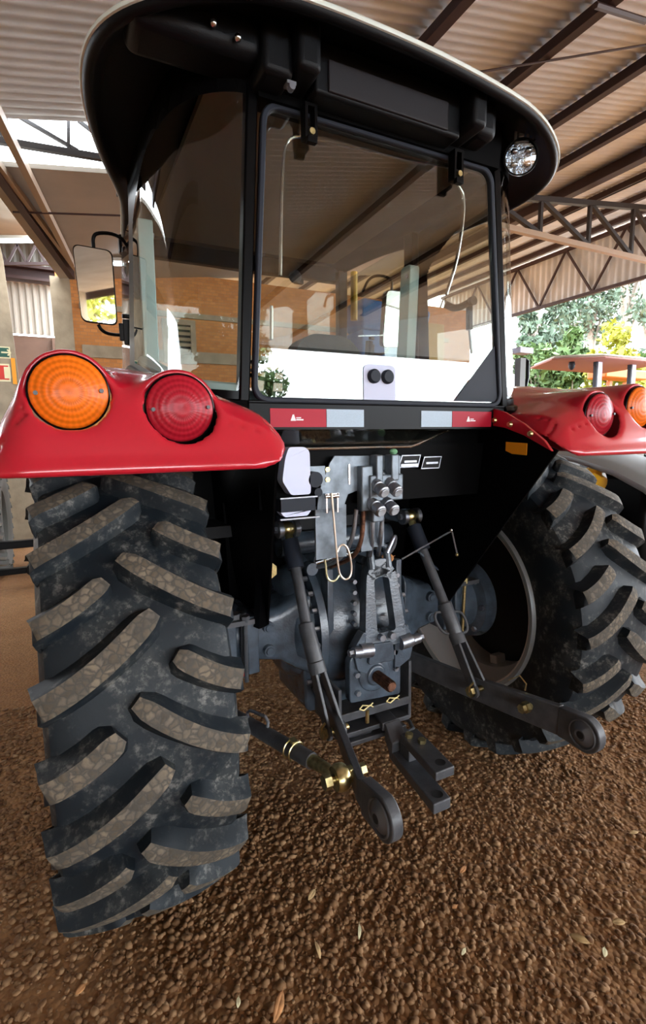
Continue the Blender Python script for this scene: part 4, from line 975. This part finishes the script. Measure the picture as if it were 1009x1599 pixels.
# ---- hydraulics cluster
b = MB(); P_ = [(-.30,1.50),(-.255,1.60),(-.235,1.625),(.058,1.618),(.058,1.50),(-.05,1.40),(-.10,1.40),(-.11,1.50),(-.18,1.48),(-.20,1.43),(-.31,1.43)]
b.prism(P_, lambda x, z: (x, -.405, z), lambda x, z: (x, -.398, z)); hp = b.build('valve_plate', m_plate, T, bevel=.001)
b = MB(); b.box((-.325,-.41,1.555), (.09,.012,.07)); b.build('side_bracket', m_plate, T)
b = MB(); b.cyl((-.335,-.40,1.545), (-.335,-.45,1.545), .028, n=20); b.cyl((-.33,-.42,1.50), (-.33,-.46,1.50), .016, n=12); b.build('coil_cap', m_rubber, T)
for (x, z) in ((-.272,1.577),(-.272,1.54)):
    b = MB(); b.hexa((x,-.405,z), (x,-.42,z), .010); b.build('plate_bolt', m_zinc, hp)
b = MB(); b.box((-.175,-.407,1.555), (.006,.003,.075)); b.build('lever_slot', m_chrome, hp, 0)
b = MB(); b.box((-.07,-.43,1.57), (.03,.05,.11)); b.box((.0,-.43,1.575), (.035,.05,.10)); b.box((-.035,-.425,1.50), (.15,.05,.10)); b.box((-.07,-.42,1.42), (.05,.05,.10)); b.box((-.115,-.42,1.50),(.05,.04,.17)); b.build('valve_block', m_plate, T, bevel=.005)
b = MB(); b.sph((-.0,-.44,1.635), (.016,.016,.012), 12); b.build('valve_cap', mat('green_cap', (.2,.45,.25), .5), T)
for (fu, bu) in (((601,770), (572,741)), ((622,769), (592,738)), ((596,800), (567,771)), ((617,798), (588,769))):
    f_, k_ = at(*fu, 'y', -.50), at(*bu, 'y', -.385); k_ = f_+(k_-f_)*.95; d = (k_-f_).normalized()
    b = MB(); L_ = (k_-f_).length
    b.lathe(f_, d, [(0,.0),(.001,.019),(.004,.0235),(.030,.0235),(.032,.020),(.040,.020),(.042,.0235),(.060,.0235),(.062,.0215),(L_,.0215)], 28); cp = b.build('hydraulic_coupler', m_steel, T, smooth=30)
    b = MB(); b.lathe(f_-d*.002, d, [(.0,.018),(-.002,.016),(-.001,.010),(.0,.0)], 24); b.build('dust_cap', mat('bright_cap', (.5,.52,.56), .3, .3), cp)
b = MB(); b.box((-.245,-.385,1.34), (.13,.01,.20)); b.box((-.03,-.38,1.34), (.05,.01,.16)); b.box((-.09,-.385,1.36), (.05,.012,.22)); b.build('mounting_strap', m_plate, T, 0)
for (pts, m_) in (([(-.115,-.41,1.42),(-.115,-.40,1.30),(-.13,-.36,1.22),(-.16,-.2,1.15)], m_rust), ([(-.075,-.41,1.39),(-.07,-.40,1.28),(-.04,-.33,1.2)], m_steel), ([(-.03,-.41,1.38),(-.035,-.40,1.27),(.02,-.3,1.2)], m_steel), ([(-.14,-.40,1.42),(-.15,-.38,1.28),(-.2,-.3,1.18),(-.3,-.15,1.16)], m_steel), ([(.03,-.35,1.22),(.09,-.33,1.30),(.10,-.30,1.22),(.05,-.28,1.18)], m_steel), ([(-.26,-.28,1.20),(-.1,-.30,1.23),(.1,-.28,1.24)], m_chrome)):
    b = MB(); b.tube(bend(pts), .009, 10); b.build('hydraulic_pipe', m_, T)
# lever hinge + hook rod
b = MB(); b.box((-.262,-.42,1.485), (.055,.03,.012)); b.box((-.285,-.42,1.455), (.006,.03,.07)); b.box((-.24,-.42,1.455), (.006,.03,.07)); b.cyl((-.29,-.43,1.48), (-.235,-.43,1.48), .008, n=12); b.build('lever_bracket', m_chrome, T)
hk = [(518,770),(522,820),(528,890),(533,902),(541,906),(549,898),(549,880),(544,858),(538,850),(531,852),(527,862)]
b = MB(); b.tube(bend([at(u, v, 'y', -.44) for u, v in hk]), .0042, 8); b.build('hitch_rod', mat('brassy_rod', (.80,.68,.55), .3, .9), T)
hk = [(530,898),(524,907),(516,908),(510,901),(509,885),(507,874)]
b = MB(); b.tube(bend([at(u, v, 'y', -.44) for u, v in hk]), .0042, 8); b.build('hitch_rod_hook', mat('brassy_hook', (.70,.66,.40), .3, .9), T)
# white container left
b = MB(); q = rrect([(-.462,1.545),(-.43,1.495),(-.355,1.495),(-.357,1.645),(-.375,1.66),(-.435,1.66),(-.45,1.62)], .012, 4)
b.prism(q, lambda x, z: (x, -.45, z), lambda x, z: (x, -.40, z)); wt = b.build('washer_tank', m_tank, T, bevel=.008)
b = MB(); b.box((-.41,-.43,1.462), (.13,.07,.045)); b.build('tank_strap', m_rubber, wt)
b = MB(); b.prism(rrect([(-.455,1.42),(-.37,1.42),(-.355,1.437),(-.357,1.444),(-.475,1.444),(-.465,1.43)], .006, 3), lambda x, z: (x, -.45, z), lambda x, z: (x, -.41, z)); b.build('tank_foot', m_tank, wt)
b = MB(); b.box((-.40,-.45,1.413), (.15,.012,.005)); b.box((-.41,-.47,1.488), (.14,.004,.004)); b.build('tank_wire', m_steel, wt)
# yellow disc left, rods right
b = MB(); c = at(421,890,'y',-.25); b.prism([(c.x-.022,c.z+.035),(c.x+.0,c.z+.036),(c.x+.028,c.z+.012),(c.x+.028,c.z-.02),(c.x,c.z-.038),(c.x-.022,c.z-.036)], lambda x, z: (x, c.y-.004, z), lambda x, z: (x, c.y, z)); dc = b.build('yellow_disc', m_zinc, T)
b = MB(); b.sph(c+Vector((0,-.006,0)), .004, 8); b.build('disc_rivet', m_dark, dc)
b = MB(); b.bar((-.44,-.26,1.60), (-.47,-.2,.95), .05, .03); b.build('side_upright', m_black, T)
b = MB(); b.tube([at(628,873,'y',-.3), at(700,832,'y',-.3), at(706,830,'y',-.3), at(714,865,'y',-.3)], .004, 6); b.build('control_rod', m_steel, T)
for (u, v) in ((705,828),(714,866)):
    b = MB(); b.sph(at(u, v, 'y', -.305), .009, 10); b.build('rod_joint', m_chrome if v < 850 else m_zinc, T)
for (u, v, r_) in ((490,870,.018),(560,872,.014),(480,885,.02)):
    b = MB(); c = at(u, v, 'y', -.2); b.cyl(c, c+Vector((0,-.05,0)), r_*1.3, n=14); b.build('sensor_plug', m_cast, T)
b = MB(); b.cyl((-.30,.02,1.22), (.28,.02,1.22), .055, n=28); b.build('lift_cross_shaft', m_cast, T)
b = MB(); b.tube([at(655,862,'y',-.28),at(700,905,'y',-.1),at(738,915,'y',-.1)], .006, 6); b.build('axle_pipe', m_cast, T)
b = MB(); c = at(733,846,'x',.55); b.box(c, (.02,.05,.04)); b.build('light_tab', m_tank, T)
b = MB(); c = at(380,1050,'y',-.16); b.cyl(c, c+Vector((0,.05,0)), .018, n=14); b.build('red_plug', m_red, T)
b = MB(); c = at(600,868,'y',-.3); 
# a dead leaf caught on the hitch
def leaf(name, P0, ang, L_, W_, m_, lab, tilt=.3):
    b = MB(); V = []; n = 7
    for i in range(n+1):
        t = i/n; wd = W_*math.sin(PI*min(.97, t*.94+.03))**.8
        V += [Vector((L_*(t-.5), -wd/2, .012*math.sin(t*3)*L_*8)), Vector((L_*(t-.5), 0, .012*math.sin(t*3)*L_*8-wd*.18)), Vector((L_*(t-.5), wd/2, .012*math.sin(t*3)*L_*8))]
    Rm = Matrix.Rotation(ang, 3, 'Z') @ Matrix.Rotation(tilt, 3, 'X')
    Fc = [(3*i+k, 3*i+3+k, 3*i+4+k, 3*i+1+k) for i in range(n) for k in (0, 1)]
    b.add([Rm @ v for v in V], Fc); b.tube([Rm @ V[-2], Rm @ (V[-2]+Vector((L_*.15,0,0)))], .0012, 5)
    o = b.build(name, m_, None, solid=.0006); o.location = P0
    return tag(o, lab, 'leaf')
m_leaf1 = mat('dry_tan_leaf', (.50,.33,.15), .8, noise=.2, nscale=30); m_leaf2 = mat('dry_orange_leaf', (.45,.20,.07), .8, noise=.3, nscale=30); m_leaf3 = mat('pale_leaf', (.55,.48,.28), .8, noise=.2, nscale=30)
leaf('dry_leaf', at(604,872,'y',-.30), .4, .10, .045, m_leaf2, 'crumpled orange dead leaf caught among the hydraulic pipes', .9)
for (u, v, a, L_, W_, m_, lab) in ((435,1572,.9,.085,.028,m_leaf2,'broad orange brown leaf lying at the bottom edge'), (496,1483,1.4,.06,.015,m_leaf1,'tan leaf standing upright, below the left link end'),
        (561,1455,1.0,.055,.012,m_leaf3,'thin olive leaf between two tan leaves on the gravel'), (723,1358,.3,.045,.018,m_leaf2,'small orange leaf right of the drawbar on gravel'),
        (724,1486,.4,.03,.012,m_leaf3,'tiny pale leaf in the lower middle right'), (905,1466,-1.0,.06,.025,m_leaf1,'large tan leaf on bare dirt at lower right'),
        (944,1487,.6,.035,.018,m_leaf3,'pale green leaf beside the large tan leaf'), (966,1440,-.5,.045,.022,m_leaf1,'tan leaf nearest the right edge of the ground'),
        (487,1397,.6,.05,.02,m_leaf1,'tan leaf a hand above the upright leaf'), (372,1565,1.2,.03,.014,m_leaf3,'small pale leaf near the bottom, below the big tyre'),
        (126,1545,.6,.035,.02,m_leaf2,'reddish leaf fragment at lower left on gravel'), (710,1416,.1,.025,.014,m_leaf2,'little orange leaf above the tiny pale leaf'),
        (990,1300,-.3,.04,.016,m_leaf1,'thin tan leaf by the right edge, below the tyre')):
    p = at(u, v, 'z', .018); leaf('fallen_leaf', p, a, L_, W_, m_, lab)

# ================================================================== neighbours and trees
# second tractor to the right
t2 = empty('parked_tractor', 'parked tractor with a grey fender and yellow hub, right of the big right tyre', 'tractor', (2.6,1.0,0))
def L2(p): return Vector(p)-Vector((2.6,1.0,0))
b = MB(); n = 20; prof = []
V = []; FP = [(-.35,1.10),(-.2,1.23),(-.02,1.35),(.2,1.45),(.5,1.53),(.9,1.60),(1.5,1.63),(2.2,1.60)]
for (y, z) in FP:
    for (x, dz) in ((2.27,-.035),(2.28,0),(2.40,.03),(2.9,.03),(2.93,.0)): V.append(L2((x, y, z+dz)))
Fc = [(i*5+k, i*5+k+1, (i+1)*5+k+1, (i+1)*5+k) for i in range(len(FP)-1) for k in range(4)]
b.add(V, Fc); b.build('fender', m_grey, t2, solid=.012)
b = tyre(2.38, False); b.v = [((x-2.38)*.75+2.38-2.6, y*.80+.95-1.0, z*.80) for x, y, z in b.v]; b.build('tyre', [m_tyre, m_lug], t2, smooth=32)
b = MB(); b.cyl(L2((2.30,.36,1.36)), L2((2.30,.29,1.34)), .07, .06, 10); b.cyl(L2((2.36,.40,1.38)), L2((2.30,.37,1.37)), .09, .08, 10); b.build('yellow_cap', m_yellow, t2, smooth=0)
b = MB(); b.box(L2((2.95,1.5,.9)), (.5,2.6,1.0)); b.build('body', m_black, t2, bevel=.05)
b = MB(); b.lathe(L2((2.25,.95,.66)), (1,0,0), [(0,.0),(0,.28),(.1,.34)], 32); b.build('rim', m_yellow, t2)

# mirror of the neighbouring machine, just beyond the cab's right edge
# canopy tractor outside
def canopy_tractor():
    Y0 = 9.0
    def q(u, v, y=Y0): return at(u, v, 'y', y)
    c0 = q(940, 600); o = empty('canopy_tractor', 'tractor with a flat red and white sunroof, parked outside on the right', 'tractor', (c0.x, c0.y, 0))
    off = Vector(o.location)
    A, B_ = q(862,561), q(1060,545); z = A.z
    b = MB(); b.prism([(A.x, Y0-.0),(A.x+1.2, Y0-.9),(A.x+4.4, Y0-.9),(A.x+4.6,Y0+1.6),(A.x+.9,Y0+1.6)], lambda x, y: (x-off.x, y-off.y, z-.03), lambda x, y: (x-off.x, y-off.y, z+.03)); b.build('sunroof_underside', mat('dusty_red', (.25,.095,.075), .7), o, bevel=.02)
    b = MB(); b.prism([(A.x+.1, Y0-.0),(A.x+1.2, Y0-.85),(A.x+4.3, Y0-.85),(A.x+4.5,Y0+1.5),(A.x+.95,Y0+1.5)], lambda x, y: (x-off.x, y-off.y, z+.03), lambda x, y: (x-off.x, y-off.y, z+.12)); b.build('sunroof', m_wsheet, o, bevel=.04)
    for (u, y) in ((932, Y0-.3), (985, Y0-.3)):
        p = q(u, 600, y); b = MB(); b.box((p.x-off.x+.04, y-off.y-.03, z-.75), (.20,.06,1.5)); b.build('roof_post', m_tank, o)
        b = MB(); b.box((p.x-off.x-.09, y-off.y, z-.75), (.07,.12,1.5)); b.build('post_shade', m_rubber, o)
        b = MB(); b.box((p.x-off.x, y-off.y, z-.1), (.3,.1,.12)); b.build('post_bracket', m_rubber, o)
    p = q(893,570); b = MB(); b.sph(p-off, (.1,.1,.16), 12); b.build('roof_lamp', m_rubber, o)
    b = MB(); b.box((A.x+2.2-off.x, 0, 1.3), (1.6,2.4,1.2)); b.build('body', m_grey, o, bevel=.1)
    for dx in (1.2, 3.3):
        for dy in (-.9, 1.0):
            b = MB(); b.lathe((A.x+dx-off.x, dy, .6), (1,0,0), [(-.2,.3),(-.2,.55),(-.12,.6),(.12,.6),(.2,.55),(.2,.3)], 32); b.build('wheel', m_tyre, o)
canopy_tractor()
p = at(965,592,'y',11.0); o = empty('orange_machine', 'orange farm implement beyond the sunroof tractor', 'implement', (p.x, p.y, 0)); off = Vector(o.location)
m_or = mat('orange_paint', (.50,.13,.012), .5)
b = MB(); b.box(Vector((p.x, p.y, p.z+.15))-off, (2.6,.8,.35)); b.build('hopper', m_or, o, bevel=.05)
b = MB(); b.bar(Vector((p.x-.5,p.y,p.z-.1))-off, Vector((p.x-.9,p.y,0))-off, .15, .15); b.bar(Vector((p.x+.5,p.y,p.z-.1))-off, Vector((p.x+.6,p.y,0))-off, .15, .15); b.build('stand', m_or, o)
p = at(980,632,'y',7.2); o = empty('white_trailer', 'pale box trailer behind the right lamps of the tractor', 'trailer', (p.x+.8, p.y, 0)); off = Vector(o.location)
b = MB(); b.box(Vector((p.x+1.2,p.y,p.z-.35))-off, (2.8,1.2,.9)); b.build('trailer_bed', m_tank, o, bevel=.03)
b = MB(); b.lathe(Vector((p.x+.9,p.y-.6,.45))-off, (0,1,0), [(-.12,.0),(-.12,.42),(0,.45),(.12,.42),(.12,0)], 28); b.build('wheel', m_tyre, o)
b = MB(); b.box(Vector((p.x+1.0,p.y-.62,p.z-.5))-off, (.6,.05,.5)); b.build('green_panel', mat('green_paint', (.03,.25,.03), .5), o)
p = at(815,560,'y',4.2); o = empty('blue_white_machine', 'white and blue machine frame with a black handle, beyond the cab right edge', 'machine', (p.x, p.y, 0)); off = Vector(o.location)
b = MB(); b.box(Vector((p.x,p.y,p.z+.12))-off, (.30,.2,.09)); b.build('head', m_tank, o); b = MB(); b.box(Vector((p.x-.03,p.y,p.z/2))-off, (.12,.12,p.z)); b.build('column', m_grey, o)
b = MB(); b.tube([Vector((p.x+.05,p.y,p.z))-off, Vector((p.x+.14,p.y,p.z-.03))-off, Vector((p.x+.15,p.y,p.z-.3))-off, Vector((p.x+.11,p.y,p.z-.45))-off], .03, 8); b.build('handle', m_black, o)
b = MB(); b.box(Vector((p.x,p.y,.2))-off, (.8,.8,.4)); b.build('base', m_black, o)
# far left machine with tyres
p = at(0,800,'y',6.0); o = empty('far_tractor', 'grey tractor wheel and linkage seen between left fender and left edge', 'tractor', (p.x-.1,6.0,0)); off = Vector(o.location)
b = tyre(0, False); b.v = [(x*.75, y*.86-.1, z*.86) for x, y, z in b.v]; b.build('tyre', [mat('dusty_tyre', (.10,.10,.09), .8), mat('dusty_lug', (.25,.23,.20), .9)], o, smooth=32)
b = MB(); b.bar((-.3,-1.1,.52), (.55,-1.1,.52), .1, .09); b.bar((-.3,-1.2,.22), (.50,-1.2,.22), .1, .07); b.cyl((.50,-1.26,.22), (.50,-1.14,.22), .07, n=20); b.build('linkage', m_black, o, bevel=.01)
# blue implement and crates seen through the cab
p = at(650,500,'y',6.2); b = MB(); b.prism(rrect([(p.x-1.2,p.z-.25),(p.x+.25,p.z-.25),(p.x+.36,p.z+.2),(p.x-1.2,p.z+.3)], .08, 4), lambda x, z: (x, 6.2, z), lambda x, z: (x, 6.8, z))
b.box((p.x-.6,6.5,(p.z-.25)/2), (1.2,.6,p.z-.25)); tag(b.build('seed_hopper', mat('blue_paint', (.01,.12,.40), .4), bevel=.03), 'blue hopper seen through the rear window beside the brick wall', 'implement')
p = at(668,520,'y',7.2); b = MB(); b.box((p.x,7.2,(p.z+.15)/2), (.5,.5,p.z+.15)); tag(b.build('cardboard_crate', mat('cardboard', (.5,.33,.12), .8), bevel=.01), 'tan crate below the blue hopper, seen through the rear window', 'crate')
# bright panel / white truck seen through windows
# ---- trees
m_trunk = mat('pale_bark', (.30,.26,.22), .9, noise=.2, nscale=6)
def leafmat(n, c):
    m = mat(n, c, .7, noise=.35, nscale=1.2); b_ = m.node_tree.nodes['Principled BSDF']; b_.inputs['Subsurface Weight'].default_value = 0
    return m
lm = [leafmat('eucalyptus_leaf', (.095,.145,.095)), leafmat('yellow_green_leaf', (.30,.31,.035)), leafmat('green_leaf', (.085,.15,.045)), leafmat('dark_leaf', (.03,.06,.02))]
def tree(x, y, h, r, mi, lab, n=3500, low=.25, ls=.22, grp='trees beyond the shed', nm='tree', cat='tree'):
    o = empty(nm, lab, cat, (x, y, 0), grp)
    k = 26; C_ = rng.normal(size=(k, 3)); C_ /= np.linalg.norm(C_, axis=1)[:, None]; C_ *= rng.uniform(.3, 1, (k, 1))
    C_ = C_*np.array([r*.75, r*.75, h*(1-low)*.45])+np.array([0, 0, h*(low+(1-low)*.5)])
    ci = rng.integers(0, k, n); D = rng.normal(size=(n, 3)); D /= np.linalg.norm(D, axis=1)[:, None]; D *= (rng.random((n, 1))**.4)*r*.34
    P_ = C_[ci]+D; P_[:, 2] = np.maximum(P_[:, 2], .15)
    A = rng.normal(size=(n, 3)); A /= np.linalg.norm(A, axis=1)[:, None]; B2 = np.cross(A, rng.normal(size=(n, 3))); B2 /= np.linalg.norm(B2, axis=1)[:, None]
    s = rng.uniform(.5, 1.2, (n, 1))*ls
    V = np.stack([P_-A*s, P_+B2*s*.4, P_+A*s, P_-B2*s*.4], 1).reshape(-1, 3); Fc = np.arange(n*4).reshape(-1, 4)
    fast_mesh('crown', V, Fc, [lm[mi]], o, smooth=False)
    b = MB(); b.tube([(0,0,0), (.1,0,h*.4), (0,.1,h*.8)], [h*.018, h*.013, h*.006], 8)
    for c in C_[::3]: b.tube([(0,0,c[2]*.6), tuple(c)], [h*.007, h*.003], 6)
    b.build('trunk', m_trunk, o)
    return o
labs = iter(['tall bluish eucalyptus just right of the cab', 'tall thin eucalyptus in the middle of the gap', 'tall eucalyptus left of the sunroof tractor', 'tall eucalyptus above the sunroof tractor', 'tall eucalyptus at the right edge',
   'green tree low in the gap by the cab', 'yellow green bush just above the sunroof', 'yellow green bush below the sunroof edge', 'green bush at the right edge behind the orange implement', 'dense green tree behind the blue white machine'])
for (u, dist, h, r, mi, low) in ((822,34,17,1.7,0,.1),(862,42,22,2.6,0,.15),(905,52,27,3.0,0,.2),(955,62,33,3.6,0,.2),(1002,46,27,3,0,.2),(884,30,8,1.3,2,.05)):
    d = fw+r2*((u-504.5)/F_PX); p = CAM+d*(dist/math.hypot(d.x, d.y)); tree(p.x, p.y, h, r, mi, next(labs), 3600, low, .30)
for (u, dist, h, r, mi) in ((958,27,6.6,2.0,1),(893,24,4.4,1.5,1),(1012,30,6.8,1.8,2),(829,27,6.6,1.6,2)):
    d = fw+r2*((u-504.5)/F_PX); p = CAM+d*(dist/math.hypot(d.x, d.y)); tree(p.x, p.y, h, r, mi, next(labs), 4500, .02, .24, nm='bush', cat='bush')
# behind the photographer, mirrored in the glass
tree(6.9, -23, 8.2, 2.5, 2, 'bush mirrored at the lower left of the rear window', 9000, .02, .22, None)
tree(44, -34, 11, 3.0, 0, 'tall tree mirrored in the right corner of the cab', 3000, .1, .3, None)
tree(-12, -26, 10, 4, 1, 'tree mirrored in the left wing mirror', 3000, .05, .3, None)
